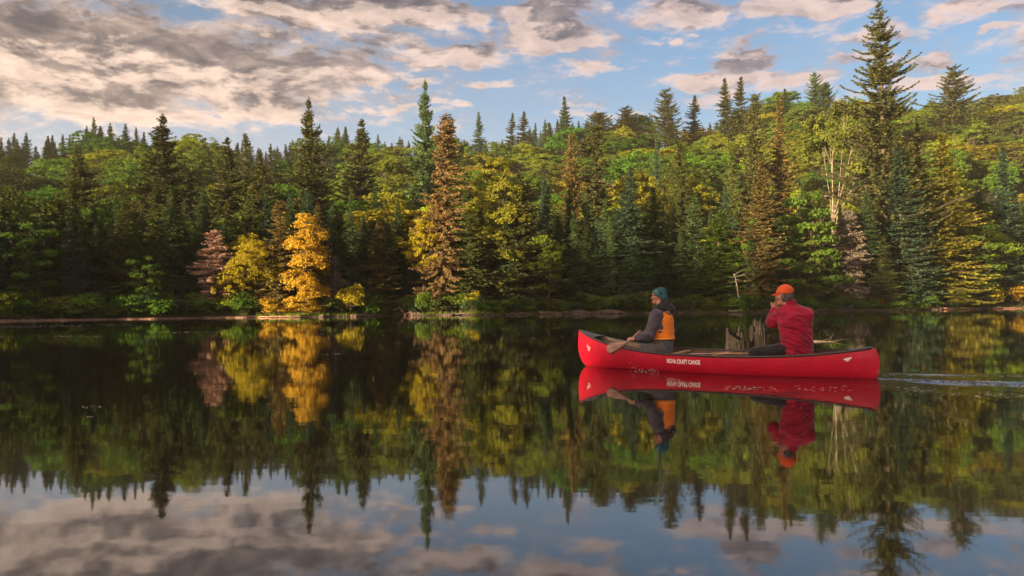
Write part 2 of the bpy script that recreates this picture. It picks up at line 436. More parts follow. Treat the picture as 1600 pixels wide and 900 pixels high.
def conifer(seed, H, R, start=.04, power=.8, nlev=.36, nbr=7, droop=.25, tipup=.12, gap=.15, slen=.42, swid=.15, dens=1.2, spire=.0, irr=.25,
            needles=True, trunk_r=.17, limb=.022, hang=.2):
    r = np.random.default_rng(seed)
    tw = MB(); lx, ly = r.normal(0, .012 * H, 2)
    def axis(z): k = (z / H); return np.array([lx * k * k, ly * k * k, z])
    zz = np.linspace(-1.0, H * .985, 14)
    tw.tube([axis(z) for z in zz], trunk_r * H / 20 * 1.1 * (1 - np.clip(zz / H, 0, 1)) ** .8 + .012, 7)
    NV = []; NQ = []; nv = 0
    z = H * start
    asym = r.uniform(0, 2 * PI); lobes = r.uniform(0, 2 * PI, 3)
    side_gap = [(r.uniform(start, .9), r.uniform(0, 2 * PI)) for _ in range(5)]
    while z < H * .985:
        f = (z / H - start) / (1 - start)
        prof = R * ((1 - f) ** power) * (1 - spire * np.exp(-((f - .95) / .2) ** 2)) * min(1, .55 + f * 5)
        nb = max(3, int(r.poisson(nbr) * (1 if f < .9 else .7)))
        a0 = r.uniform(0, 2 * PI)
        for k in range(nb):
            if r.random() < gap: continue
            a = a0 + k * 2 * PI / nb + r.normal(0, .25)
            L = prof * (1 + r.normal(0, irr + .05)) * (1 + .16 * math.cos(a - asym + f * 4) + .18 * math.sin(2 * a + lobes[0] + f * 13) + .12 * math.sin(f * 41 + lobes[1] + a)) + .06
            for (gf, ga) in side_gap:
                if abs(f - gf) < .035 and math.cos(a - ga) > .3: L *= .55
            if L < .1: L = .1
            o = axis(z + r.normal(0, .15))
            n = max(3, int(L / .24 * dens) + 1)
            t = np.linspace(0.08, 1, n)
            d = np.array([math.cos(a), math.sin(a)])
            dr = droop * (1 + r.normal(0, .25)) * (1 - f * .7)
            zc = L * (.18 * f * t - dr * t * (1.35 - .5 * t) * 1.1 + tipup * t ** 3)
            P = np.stack([o[0] + d[0] * L * t, o[1] + d[1] * L * t, o[2] + zc], 1)
            sd_ = np.array([-d[1], d[0], 0])
            if limb and (L > .8):
                tw.tube(P[[0, n // 2, n - 1]], [limb * L * .6 + .006, limb * L * .4 + .005, .004], 3, cap=False)
            if needles is False: 
                m2 = max(2, int(L * 2.2))
                for q in range(m2):
                    tt = r.uniform(.25, 1); i0 = min(n - 1, int(tt * n)); b = P[i0]
                    dd = unit(np.array([d[0] * r.uniform(-.1, .7) + sd_[0] * r.normal(0, .6), d[1] * r.uniform(-.1, .7) + sd_[1] * r.normal(0, .6), -hang * r.uniform(.4, 1.6)]))
                    tw.tube([b, b + dd * r.uniform(.2, .6)], [.012, .004], 3, cap=False)
                continue
            tang = unit(np.gradient(P, axis=0))
            for sgn in (-1, 1, 0, -1, 1, -1, 1):
                ang = r.normal(.85, .25, n) * sgn
                dirs = unit(tang * np.cos(ang)[:, None] + sd_ * np.sin(ang)[:, None] + np.array([0, 0, 1.0]) * (r.normal(-hang, .16, n))[:, None])
                ln = slen * (1.15 - .55 * t) * r.uniform(.6, 1.3, n) * (.45 + .55 * min(1, L / 1.4))
                nrm = unit(np.array([0, 0, 1.0]) + r.normal(0, .45, (n, 3)))
                side = unit(np.cross(dirs, nrm))
                V, Q = kites(P + r.normal(0, .04, (n, 3)), dirs, side, ln, swid * r.uniform(.7, 1.3, n) * (.6 + .4 * min(1, L)))
                NV.append(V); NQ.append(Q + nv); nv += len(V)
        z += nlev * r.uniform(.55, 1.45) * (1 if f < .85 else .7)
    trunk = tw
    crown = None
    if needles: crown = (np.concatenate(NV), np.concatenate(NQ))
    return trunk, crown

def broadleaf(seed, H, lobes, nleaf, lsize, trunk_r=.16, bare=.25, clump=.55, spread=.35, nclump=None):
    """lobes: list of (x, y, z, rx, ry, rz) in metres"""
    r = np.random.default_rng(seed)
    tw = MB()
    top = H * .75
    zz = np.linspace(-1, top, 8)
    wob = np.cumsum(r.normal(0, .12, (8, 2)), axis=0)
    wob[:2] *= .3
    TP = np.stack([wob[:, 0], wob[:, 1], zz], 1)
    tw.tube(TP, np.linspace(trunk_r, trunk_r * .25, 8) * 1.0, 7)
    LB = np.array(lobes, float)
    for l in LB:
        s = TP[np.clip(int(r.uniform(2, 6)), 0, 7)]
        e = l[:3] - np.array([0, 0, l[5] * .3])
        mid = (s + e) / 2 + np.array([0, 0, -.3]) + r.normal(0, .2, 3)
        tw.tube([s, mid, e], [trunk_r * .45, trunk_r * .3, trunk_r * .12], 5, cap=False)
        for q in range(4):
            e2 = l[:3] + unit(r.normal(0, 1, 3)) * l[3:6] * .8
            tw.tube([mid * .3 + e * .7, (e + e2) / 2, e2], [trunk_r * .18, trunk_r * .12, .012], 3, cap=False)
    vol = (LB[:, 3] * LB[:, 4] + LB[:, 4] * LB[:, 5] + LB[:, 3] * LB[:, 5]); pr = vol / vol.sum()
    nc = nclump or nleaf // 38
    li = r.choice(len(LB), nc, p=pr)
    dirs = unit(r.normal(0, 1, (nc, 3))); dirs[:, 2] = np.where(dirs[:, 2] < -.35, -dirs[:, 2], dirs[:, 2])
    rad = r.uniform(.62, 1.04, nc) ** .7
    cc = LB[li, :3] + dirs * rad[:, None] * LB[li, 3:6]
    per = nleaf // nc
    ci = np.repeat(np.arange(nc), per); n = len(ci)
    csz = clump * r.uniform(.5, 1.4, nc)
    off = r.normal(0, 1, (n, 3)); off /= np.maximum(1, np.linalg.norm(off, axis=1) / 1.5)[:, None]
    off[:, 2] *= .55
    P = cc[ci] + off * csz[ci][:, None] * .62
    nr = unit(dirs[ci] * .9 + np.array([0, 0, .35]) + r.normal(0, .65, (n, 3)))
    a = unit(np.cross(nr, r.normal(0, 1, (n, 3))))
    b = np.cross(nr, a)
    s = lsize * r.uniform(.6, 1.35, n)[:, None]
    V = np.stack([P - a * s * .5, P + b * s * .34, P + a * s * .5, P - b * s * .34], 1).reshape(-1, 3)
    return tw, (V, np.arange(n * 4).reshape(-1, 4))

def make_variant(gen, bark, leafmat):
    tw, cr = gen
    tm = tw.mesh('trunk', bark, True)
    cm = np_mesh('crown', cr[0], [cr[1]], leafmat) if cr else None
    return tm, cm

def dome(seed, R, Hc, z0, n=9, flat=.8):
    r = np.random.default_rng(seed); L = [(0, 0, z0 + Hc * .45, R * .62, R * .62, Hc * .5)]
    for k in range(n):
        a = k * 2.4 + r.uniform(-.4, .4); f = r.uniform(.15, .95); rr = R * (.35 + .35 * (1 - f)) * r.uniform(.85, 1.15)
        q = R * math.sqrt(max(0, 1 - (f * .85) ** 2)) * .72
        L.append((q * math.cos(a), q * math.sin(a), z0 + Hc * (.12 + f * .72), rr, rr, rr * flat))
    return L
VAR = {}
def V_(k, H, W, *a): VAR[k] = (H, W, make_variant(*a))
V_('spruce0', 20, 5.0, conifer(1, 20, 2.5, gap=.06, droop=.34, power=.80, spire=.3, slen=.44, swid=.17, nbr=9, nlev=.30), M_BARK, M_NEEDLE)
V_('spruce1', 20, 5.8, conifer(2, 20, 2.9, gap=.12, droop=.38, power=.75, irr=.26, spire=.35, slen=.46, swid=.17, nbr=9, nlev=.32), M_BARK, M_NEEDLE)
V_('spruce2', 20, 7.0, conifer(3, 20, 3.5, gap=.08, droop=.28, power=.85, irr=.2, slen=.48, swid=.18, nbr=9, nlev=.32), M_BARK, M_NEEDLE)
V_('spruce3', 20, 5.0, conifer(4, 20, 2.5, gap=.22, droop=.45, power=.60, irr=.34, slen=.52, swid=.19, nbr=8, nlev=.32), M_BARK, M_NEEDLE)
V_('spruce4', 20, 6.2, conifer(5, 20, 3.1, start=.10, gap=.12, droop=.24, power=.8, irr=.26, tipup=.2, slen=.48, swid=.18, nbr=9, nlev=.32), M_BARK, M_NEEDLE)
V_('rust', 24, 6.4, conifer(6, 24, 3.2, gap=.10, droop=.6, power=.55, irr=.34, slen=.52, swid=.17, hang=.45, nbr=9, nlev=.34), M_BARK, M_NEEDLE)
V_('fir', 20, 8.4, conifer(12, 20, 4.2, start=.12, gap=.12, droop=.26, power=1.0, irr=.30, tipup=.2, nlev=.32, nbr=9, slen=.52, swid=.19, hang=.2), M_BARK, M_NEEDLE)
V_('pine0', 20, 8.0, conifer(7, 20, 4.0, start=.30, gap=.16, droop=.05, power=.6, irr=.34, tipup=.2, nlev=.45, nbr=8, slen=.55, swid=.21, hang=.0, dens=1.1), M_BARK, M_NEEDLE)
V_('pine1', 20, 9.0, conifer(8, 20, 4.5, start=.20, gap=.18, droop=.0, power=.45, irr=.3, tipup=.25, nlev=.45, nbr=8, slen=.58, swid=.22, hang=-.05, dens=1.1), M_BARK, M_NEEDLE)
V_('giant', 34, 12.5, conifer(9, 34, 6.2, start=.10, gap=.2, droop=.14, power=.78, irr=.30, tipup=.22, nlev=.46, nbr=9, slen=.56, swid=.20, hang=.05, dens=1.0, trunk_r=.22), M_BARK, M_NEEDLE)
V_('deadspruce', 15, 4.4, conifer(10, 15, 2.2, gap=.05, droop=.55, power=.5, irr=.3, needles=False, nbr=9, nlev=.26, hang=1.1, limb=.016), M_DEAD, M_NEEDLE)
V_('hangspruce', 15, 4.2, conifer(11, 15, 2.1, gap=.1, droop=.8, power=.5, irr=.3, slen=.6, swid=.12, hang=1.0, nbr=9), M_DEAD, M_NEEDLE)
V_('broad0', 14, 9.5, broadleaf(21, 14, dome(1, 5.0, 9.5, 3.4, 12), 19000, .29, nclump=420), M_BARK, M_LEAF)
V_('broad1', 14, 9, broadleaf(22, 14, dome(2, 4.6, 10.0, 3.2, 13), 19000, .29, nclump=380), M_BARK, M_LEAF)
V_('broad2', 14, 11, broadleaf(23, 13, dome(3, 5.8, 8.6, 3.4, 15), 21000, .30, nclump=460), M_BARK, M_LEAF)
V_('broad3', 16, 7, broadleaf(24, 16, dome(4, 3.7, 12.6, 2.4, 13), 18000, .28, nclump=420), M_BARK, M_LEAF)
V_('round', 12, 9.4, broadleaf(31, 12, dome(5, 4.7, 10.6, .9, 14), 26000, .22, clump=.45, nclump=800), M_BARK, M_LEAF)
V_('layer0', 12, 6.5, broadleaf(25, 12, [(r_ * math.cos(a), r_ * math.sin(a), z, s, s, .5) for (r_, a, z, s) in
     [(0, 0, 11.3, .8)] + [(1.2 + 1.6 * ((i * 7) % 5) / 4, i * 2.4, 1.6 + i * .52, 1.5 - .02 * i) for i in range(18)]], 12000, .30, nclump=420, clump=.5), M_BARK, M_LEAF)
V_('gold', 12, 6.6, broadleaf(26, 12, [(.3, 0, 10.9, 1.0, 1.0, 1.3), (-.6, .4, 9.3, 1.6, 1.6, 1.3), (.9, -.2, 8.2, 1.7, 1.7, 1.3), (-1.2, 0, 7.2, 1.8, 1.8, 1.2),
     (1.0, .5, 6.0, 1.9, 1.9, 1.2), (-1.8, -.3, 5.0, 1.7, 1.7, 1.1), (.2, -1.0, 4.2, 2.0, 1.8, 1.1), (1.6, .3, 3.4, 1.6, 1.6, 1.0), (-1.0, .3, 2.4, 1.7, 1.6, 1.0), (.8, -.4, 1.3, 1.8, 1.5, .9)], 26000, .20, nclump=900, clump=.42), M_BARK, M_LEAF)
V_('tall', 20, 9, broadleaf(27, 20, [(0, 0, 18.6, 1.8, 1.8, 1.7), (-1.2, .3, 16.4, 2.3, 2.3, 1.9), (1.3, 0, 15.2, 2.3, 2.3, 1.9), (-2.0, -.4, 13.2, 2.3, 2.3, 1.9), (1.9, .4, 11.8, 2.4, 2.4, 1.8),
     (-2.4, .4, 9.8, 2.0, 2.2, 1.8), (.2, -1.2, 9.0, 2.8, 2.4, 1.8), (-2.2, -.5, 6.4, 1.9, 1.8, 1.7), (1.8, 0, 6.8, 2.2, 2.2, 1.6), (-1.4, 0, 3.6, 2.0, 1.8, 1.4), (1.4, 0, 3.4, 2.0, 1.8, 1.4)], 28000, .25, nclump=900, clump=.5), M_BARK, M_LEAF)
V_('birch', 20, 9.5, broadleaf(28, 20, [(-1.8, 0, 17.2, 2.4, 2.2, 1.8), (1.6, .3, 18.2, 2.2, 2.2, 1.6), (-3.0, .4, 15.0, 1.9, 1.9, 1.4), (3.2, -.2, 15.8, 1.9, 1.9, 1.4), (0, -.5, 15.8, 2.2, 2.2, 1.5), (3.4, .3, 12.6, 1.3, 1.3, 1.0), (-3.4, 0, 11.6, 1.2, 1.2, .9)], 9500, .30, nclump=240, clump=.6, trunk_r=.2), M_BIRCH, M_LEAF)
V_('airy', 11, 6, broadleaf(29, 11, [(-1.4, 0, 9.8, 1.6, 1.5, 1.1), (1.0, .3, 8.8, 1.5, 1.5, 1.0), (-.4, -.5, 7.6, 1.6, 1.5, .9), (1.8, .2, 6.4, 1.3, 1.2, .8), (-1.8, .3, 6.2, 1.3, 1.2, .8), (.6, -.3, 4.6, 1.3, 1.2, .7), (-1.0, 0, 3.2, 1.2, 1.2, .7)], 5200, .27, nclump=170, clump=.5, trunk_r=.1), M_BIRCH, M_LEAF)
for i in range(4):
    V_('bush%d' % i, 2.2, 2.6, broadleaf(40 + i, 2.0, [(rng.uniform(-.8, .8), rng.uniform(-.5, .5), rng.uniform(.4, 1.5), .7, .6, .55) for _ in range(6)], 2200, .16, nclump=130, clump=.35, trunk_r=.03), M_BARK, M_LEAF)

def put_tree(name, var, x, y, H, W, col, label=None, group=None, rz=None, z=None, lean=None):
    h0, w0, (tm, cm) = VAR[var]
    z = gxy(x, y) if z is None else z
    e = empty(name, (x, y, z))
    e.rotation_euler.z = random.uniform(0, 2 * PI) if rz is None else rz
    e.rotation_euler.x, e.rotation_euler.y = lean if lean else (random.gauss(0, .016), random.gauss(0, .016))
    e.scale = (W / w0, W / w0, H / h0)
    mesh_obj('trunk', tm, e)
    if cm is not None:
        c = mesh_obj('crown', cm, e)
        c.color = (*col, 1)
    tag(e, label, name.replace('_', ' '), group)
    return e

# colours of the foliage itself
DKG = (.072, .130, .055); BLG = (.058, .115, .074); GRN = (.088, .165, .030); MID = (.135, .210, .030); YGR = (.24, .26, .030)
YEL = (.30, .27, .025); GOLD = (.42, .29, .038); RUS = (.155, .135, .052); BRN = (.088, .108, .043); OLV = (.085, .118, .036); ORG = (.36, .17, .02)
PNK = (.32, .22, .18); GRY = (.15, .14, .12)

# heroes: (name, variant, x px, top y px, extra depth behind the shore, width px, colour, label)
HERO = [
 ('spruce_tree', 'fir', 122, 226, 40, 100, BRN, 'broad brown-tinged spruce rising over the green hillside near the left end of the forest'),
 ('spruce_tree', 'fir', 256, 176, 34, 128, BRN, 'broad dark-topped spruce poking above the skyline, tallest at the far left'),
 ('spruce_tree', 'spruce1', 196, 304, 5, 72, OLV, 'spruce with yellowish upper boughs down at the left shore, left of two slim spires'),
 ('spruce_tree', 'spruce0', 243, 287, 7, 52, OLV, 'slim olive spruce spire in front of the broad dark-topped spruce'),
 ('spruce_tree', 'spruce0', 289, 308, 8, 46, DKG, 'slim green spruce standing right of the olive spruce spire'),
 ('spruce_tree', 'spruce3', 268, 322, 4, 44, DKG, 'thin dark spruce between the olive spire and the slim green spruce'),
 ('spruce_tree', 'spruce1', 113, 345, 4, 62, BLG, 'dark bluish spruce at the left shore, below the broad brown-tinged spruce'),
 ('spruce_tree', 'spruce2', 58, 372, 3, 60, DKG, 'dark spruce at the left shore beside a rounded green shore tree'),
 ('spruce_tree', 'spruce0', 14, 340, 6, 60, BLG, 'dark spruce at the very left edge of the photo'),
 ('spruce_tree', 'spruce0', 150, 350, 5, 52, DKG, 'dark spruce between the bluish spruce and the yellow-topped one'),
 ('spruce_tree', 'fir', 355, 214, 22, 92, BRN, 'big brownish spruce behind the pinkish dead conifer'),
 ('spruce_tree', 'spruce3', 384, 205, 70, 26, BRN, 'thin ridge spruce just right of the big brownish spruce'),
 ('spruce_tree', 'fir', 402, 240, 22, 96, BRN, 'rounded brown-olive conifer above the round yellow-green shore tree'),
 ('spruce_tree', 'spruce0', 312, 330, 5, 46, DKG, 'dark spruce just left of the pinkish dead conifer'),
 ('broadleaf_tree', 'round', 390, 356, 3.2, 92, YEL, 'round bright yellow-green leafy tree at the water on the left'),
 ('spruce_tree', 'spruce3', 434, 310, 2.5, 58, RUS, 'rusty slim spruce between the round yellow tree and the golden one'),
 ('broadleaf_tree', 'gold', 480, 336, 2.0, 92, GOLD, 'golden leafy tree glowing at the water, brightest of the shore'),
 ('spruce_tree', 'spruce0', 497, 315, 3.6, 52, RUS, 'rusty spruce standing half inside the golden tree'),
 ('spruce_tree', 'fir', 485, 152, 32, 92, BRN, 'tall narrow dark-topped spruce rising above the golden tree into the sky'),
 ('spruce_tree', 'fir', 560, 184, 48, 104, BRN, 'broad brown spruce breaking the skyline right of the tall one above the golden tree'),
 ('spruce_tree', 'spruce1', 590, 343, 2.5, 66, RUS, 'spruce with rust-coloured lower boughs at the water beside the driftwood'),
 ('spruce_tree', 'spruce0', 546, 298, 9, 46, DKG, 'slim dark spruce between the golden tree and the rust-boughed shore spruce'),
 ('spruce_tree', 'spruce3', 533, 330, 5, 44, DKG, 'ragged dark spruce just right of the golden tree'),
 ('spruce_tree', 'spruce0', 624, 318, 6, 56, DKG, 'dark spruce right of the rust-boughed shore spruce'),
 ('spruce_tree', 'spruce0', 570, 335, 6, 42, BLG, 'bluish dark spruce just left of the rust-boughed shore spruce'),
 ('broadleaf_tree', 'broad2', 597, 272, 42, 104, YGR, 'spreading yellow-green leafy tree in the middle of the slope above the rust-boughed spruce'),
 ('spruce_tree', 'fir', 664, 122, 42, 76, DKG, 'tall dark spruce standing high above the ridge left of centre'),
 ('spruce_tree', 'rust', 689, 174, 2.2, 68, (.18, .135, .062), 'tall rust-brown spruce standing at the water left of centre'),
 ('broadleaf_tree', 'broad3', 662, 318, 3, 50, YEL, 'narrow yellow leafy tree hugging the left side of the tall rust-brown spruce'),
 ('broadleaf_tree', 'tall', 776, 250, 7, 108, (.22, .24, .035), 'tall golden-green leafy tree at centre, beside the wide dark conifer'),
 ('spruce_tree', 'fir', 808, 268, 4, 124, BRN, 'wide dark brown conifer leaning over the right side of the tall golden-green tree'),
 ('spruce_tree', 'spruce3', 735, 330, 2.5, 46, OLV, 'slim olive spruce at the water right of the tall rust-brown spruce'),
 ('spruce_tree', 'spruce0', 843, 264, 18, 34, BLG, 'narrow blue-green spruce right of the wide dark brown conifer'),
 ('birch_tree', 'airy', 856, 368, 2.5, 66, MID, 'small airy light-trunked tree at the water with a few orange leaves'),
 ('spruce_tree', 'spruce4', 895, 204, 22, 60, RUS, 'left of the twin rusty spruces above the airy light-trunked tree'),
 ('spruce_tree', 'spruce3', 926, 188, 24, 60, BRN, 'right of the twin rusty spruces above the airy light-trunked tree'),
 ('spruce_tree', 'spruce0', 920, 352, 3, 66, DKG, 'low green spruce at the water below the twin rusty spruces'),
 ('spruce_tree', 'spruce0', 978, 262, 6, 78, BLG, 'dark blue-green spruce with a slim spire, left of the paddler with the patterned hat'),
 ('spruce_tree', 'spruce1', 1028, 290, 7, 70, DKG, 'dark green spruce right behind the paddler with the patterned hat'),
 ('broadleaf_tree', 'broad1', 1002, 248, 30, 78, YGR, 'light green leafy tree behind the slim-spired blue-green spruce'),
 ('spruce_tree', 'spruce4', 1062, 214, 26, 56, OLV, 'golden-lit olive spruce on the lower slope right of the light green leafy tree'),
 ('spruce_tree', 'spruce0', 1026, 208, 56, 26, BLG, 'thin dark spire on the slope left of the golden-lit olive spruce'),
 ('spruce_tree', 'spruce1', 1083, 300, 6, 62, DKG, 'dark spruce between the two paddlers, below the golden-lit olive spruce'),
 ('spruce_tree', 'spruce2', 1117, 325, 3.5, 92, GRN, 'bushy mid-green spruce at the water between the two paddlers'),
 ('spruce_tree', 'spruce4', 1142, 224, 18, 48, OLV, 'slim olive spruce behind the bushy mid-green spruce'),
 ('spruce_tree', 'spruce1', 1190, 247, 2.5, 80, RUS, 'orange-tinged slim spruce at the water left of the orange cap'),
 ('spruce_tree', 'spruce3', 1181, 140, 44, 50, BRN, 'scraggly brown spruce with a bare top, above the orange-tinged slim spruce'),
 ('spruce_tree', 'spruce3', 1172, 205, 20, 50, BRN, 'brown spruce below the scraggly one with a bare top'),
 ('spruce_tree', 'spruce0', 1218, 147, 22, 58, RUS, 'dense narrow rusty spruce behind and right of the orange-tinged slim spruce'),
 ('broadleaf_tree', 'layer0', 1268, 298, 4, 90, GRN, 'layered mid-green leafy tree right of the orange-tinged slim spruce'),
 ('birch_tree', 'birch', 1300, 160, 22, 108, (.105, .135, .032), 'pale-limbed birch with a high open crown left of the giant spruce'),
 ('spruce_tree', 'giant', 1378, -4, 12, 136, (.082, .098, .040), 'giant dark spruce, tallest tree of the forest, reaching the top of the photo'),
 ('spruce_tree', 'spruce1', 1408, 224, 5, 88, BLG, 'blue-green spruce in front of the foot of the giant spruce'),
 ('spruce_tree', 'spruce0', 1437, 192, 14, 58, OLV, 'narrow olive spire between the giant spruce and the golden shore spruce'),
 ('spruce_tree', 'spruce1', 1355, 300, 4, 60, DKG, 'dark spruce left of the foot of the giant spruce'),
 ('spruce_tree', 'spruce0', 1376, 365, 2.5, 46, OLV, 'small spruce with orange leaves beside the grey drooping tree'),
 ('spruce_tree', 'spruce1', 1478, 206, 3, 104, (.20, .21, .035), 'golden-green spruce with a slim spire at the water, near the right end'),
 ('spruce_tree', 'spruce0', 1570, 228, 6, 74, BLG, 'dark slim-spired spruce near the right edge of the photo'),
 ('spruce_tree', 'spruce2', 1530, 290, 10, 86, DKG, 'dark spruce filling the gap right of the golden shore spruce'),
 ('spruce_tree', 'spruce1', 1607, 300, 4, 80, DKG, 'dark spruce cut by the right edge of the photo'),
 # ridge
 ('pine_tree', 'pine0', 1040, 137, 175, 50, BRN, 'pine with a bushy rounded top on the ridge above the patterned-hat paddler'),
 ('spruce_tree', 'spruce1', 884, 149, 175, 34, DKG, 'lone pointed spruce on the ridge right of centre'),
 ('spruce_tree', 'spruce2', 1084, 150, 185, 44, BRN, 'short spruce on the ridge between the bushy pine and the paired tall ones'),
 ('spruce_tree', 'spruce1', 1133, 120, 150, 44, BRN, 'left of the paired tall spruces on the ridge'),
 ('spruce_tree', 'spruce2', 1152, 117, 150, 48, BRN, 'right of the paired tall spruces on the ridge'),
 ('spruce_tree', 'spruce1', 1228, 138, 175, 34, DKG, 'small dark spruce on the ridge above the orange cap'),
 ('pine_tree', 'pine0', 1272, 113, 170, 40, DKG, 'left and taller of two pines on the ridge left of the giant spruce'),
 ('pine_tree', 'pine1', 1292, 128, 175, 34, DKG, 'right and lower of two pines on the ridge left of the giant spruce'),
 ('pine_tree', 'pine0', 1487, 102, 160, 70, BRN, 'broad pine on the ridge above the golden shore spruce'),
 ('spruce_tree', 'spruce2', 748, 175, 185, 34, DKG, 'dark pointed spruce on the ridge above the gap left of the golden-green tree'),
 ('spruce_tree', 'spruce2', 798, 176, 190, 30, BRN, 'left of two short spruces on the ridge above the tall golden-green tree'),
 ('spruce_tree', 'spruce2', 818, 174, 190, 36, BRN, 'right of two short spruces on the ridge above the tall golden-green tree'),
 ('spruce_tree', 'spruce2', 700, 184, 190, 32, BRN, 'short ridge spruce just right of the tall rust-brown spruce'),
 ('pine_tree', 'pine1', 940, 176, 180, 56, BRN, 'wide brown pine on the ridge above the twin rusty spruces'),
 ('pine_tree', 'pine0', 980, 165, 180, 48, BRN, 'pine on the ridge between the wide brown pine and the bushy one'),
]
PLACED = []
def place(name, var, px, ytop, extra, wpx, col, label, group=None, minh=0):
    u = ray(px, 478); a = math.atan2(u[0], u[1])
    r = float(shore_r(np.array(a))) + extra
    x, y = r * math.sin(a), r * math.cos(a)
    top = at_depth(px, ytop, y)
    x = top[0]; g = gxy(x, y)
    H = max(top[2] - g, minh)
    W = wpx * y / F * 1.08
    if var == 'giant': W = wpx * y / F * 1.22
    PLACED.append((x, y, W, px, ytop))
    return put_tree(name, var, x, y, H, W, col, label, group)
for h in HERO: place(*h)

# dead conifers at the water
def place_dead(var, px, ytop, extra, wpx, col, label, name='dead_conifer', lean=None):
    e = place(name, var, px, ytop, extra, wpx, col, label)
    if lean: e.rotation_euler.x, e.rotation_euler.y = lean
    return e
place_dead('hangspruce', 337, 356, 2.5, 58, PNK, 'pinkish brown dead conifer at the water left of the round yellow-green tree')
place_dead('hangspruce', 1326, 324, 2.2, 56, GRY, 'grey-green dying conifer with drooping limp boughs right of the orange cap')
place_dead('deadspruce', 523, 398, 2.2, 40, GRY, 'bare grey dead conifer right of the golden tree')

# ---- the wooded slope: rows of single trees behind the heroes
zone = [(-80, 60, 'at the far left'), (60, 170, 'near the brown-tinged spruce'), (170, 300, 'near the dark-topped spruce'), (300, 440, 'above the round yellow tree'),
        (440, 520, 'above the golden tree'), (520, 640, 'above the driftwood'), (640, 730, 'near the rust-brown spruce'), (730, 840, 'above the tall golden-green tree'),
        (840, 950, 'around the twin rusty spruces'), (950, 1070, 'above the patterned-hat paddler'), (1070, 1170, 'between the paddlers'),
        (1170, 1260, 'above the orange cap'), (1260, 1340, 'around the pale-limbed birch'), (1340, 1430, 'around the giant spruce'), (1430, 1520, 'above the golden shore spruce'), (1520, 1700, 'at the far right')]
SLOPE = []
def u0(az): return math.degrees(az)
def slope():
    r = np.random.default_rng(77)
    row = 0; e = 13.0
    while e < 262:
        step = 10.0 if e < 60 else (13.0 if e < 170 else 11.0)
        az = math.radians(-34.5) + r.uniform(0, .04)
        while az < math.radians(34.8):
            rr = float(shore_r(np.array(az))) + e + r.normal(0, 2.5)
            sp = (9.5 if e < 60 else 13.2 - (e > 185) * (6.4 if u0(az) < 17 else 4.0)) * r.uniform(.8, 1.25)
            a = az + r.normal(0, .3 * sp / rr); az += sp / rr
            x, y = rr * math.sin(a), rr * math.cos(a)
            if any(abs(x - q[0]) < 2.0 + q[2] * .18 and abs(y - q[1]) < 4 for q in PLACED): continue
            u = math.degrees(a)
            left = np.clip((-u - 8) / 22, 0, 1)
            pc = .07 + .42 * left * (e > 60) + .9 * np.clip((e - 165) / 35, 0, 1) * (u < 17) + .25 * (e < 26)
            g = gxy(x, y)
            if r.random() < pc:
                kind = 'spruce_tree'; var = r.choice(['spruce0', 'spruce1', 'spruce2', 'spruce4', 'spruce2'])
                H = r.uniform(9, 15) if e > 32 else r.uniform(11, 16.5)
                W = H * r.uniform(.30, .42)
                col, cn = [(DKG, 'dark'), (BRN, 'brown'), (BLG, 'blue-green'), (OLV, 'olive')][r.choice(4, p=[.35, .3, .15, .2])]
                if e > 185 and r.random() < .45: kind, var, W = 'pine_tree', r.choice(['fir', 'fir', 'pine0']), H * .42  # ridge conifers not read as pines; most use the broad spruce mesh
            else:
                kind = 'broadleaf_tree'; var = r.choice(['broad0', 'broad1', 'broad2', 'broad3', 'broad0', 'broad2', 'broad1'])
                H = r.uniform(8.5, 16.0); W = r.uniform(12, 17) if var != 'broad3' else r.uniform(7, 9)
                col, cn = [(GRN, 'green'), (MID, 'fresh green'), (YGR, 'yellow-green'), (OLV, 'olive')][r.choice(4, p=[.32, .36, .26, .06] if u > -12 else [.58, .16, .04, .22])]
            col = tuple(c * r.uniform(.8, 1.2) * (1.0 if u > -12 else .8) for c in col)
            t = to_px((x, y, g + H))
            SLOPE.append((kind, var, x, y, H, W, col, cn, t, e))
        e += step; row += 1
slope()
# shore fill: dark spruces and leafy trees between the heroes
def fill():
    r = np.random.default_rng(5)
    hx = sorted(q[3] for q in PLACED if q[1] < 112)
    px = -70
    while px < 1680:
        for (ex, lo, hi) in ((1.8, 375, 440), (4.5, 325, 395), (9.0, 285, 350)):
            p = px + r.uniform(-8, 8); ytop = r.uniform(lo, hi)
            u = ray(p, 478); a = math.atan2(u[0], u[1]); rr = float(shore_r(np.array(a))) + ex + r.uniform(-.8, 1.5)
            x, y = rr * math.sin(a), rr * math.cos(a); g = gxy(x, y); H = at_depth(p, ytop, y)[2] - g
            if 340 < p < 520 and ex < 7: continue
            if ex < 3 and any(abs(x - q[0]) < 2.2 and abs(y - q[1]) < 4 for q in PLACED): continue
            if any(abs(x - q[0]) < 1.0 and abs(y - q[1]) < 1.6 for q in PLACED): continue
            if ex < 5 and r.random() < .18:
                SLOPE.append(('broadleaf_tree', r.choice(['layer0', 'broad3', 'layer0']), x, y, H, H * .55, tuple(c * r.uniform(.8, 1.1) for c in GRN), 'green', to_px((x, y, g + H)), ex))
            else:
                c, cn = [(DKG, 'dark'), (BLG, 'blue-green'), (OLV, 'olive')][r.choice(3, p=[.5, .3, .2])]
                SLOPE.append(('spruce_tree', r.choice(['spruce0', 'spruce1', 'spruce2']), x, y, H, max(H * r.uniform(.24, .34), 2.4), c, cn, to_px((x, y, g + H)), ex))
        px += 21
fill()
ORD = ['first', 'second', 'third', 'fourth', 'fifth', 'sixth', 'seventh', 'eighth', 'ninth', 'tenth', 'eleventh', 'twelfth', 'thirteenth', 'fourteenth', 'fifteenth', 'sixteenth']
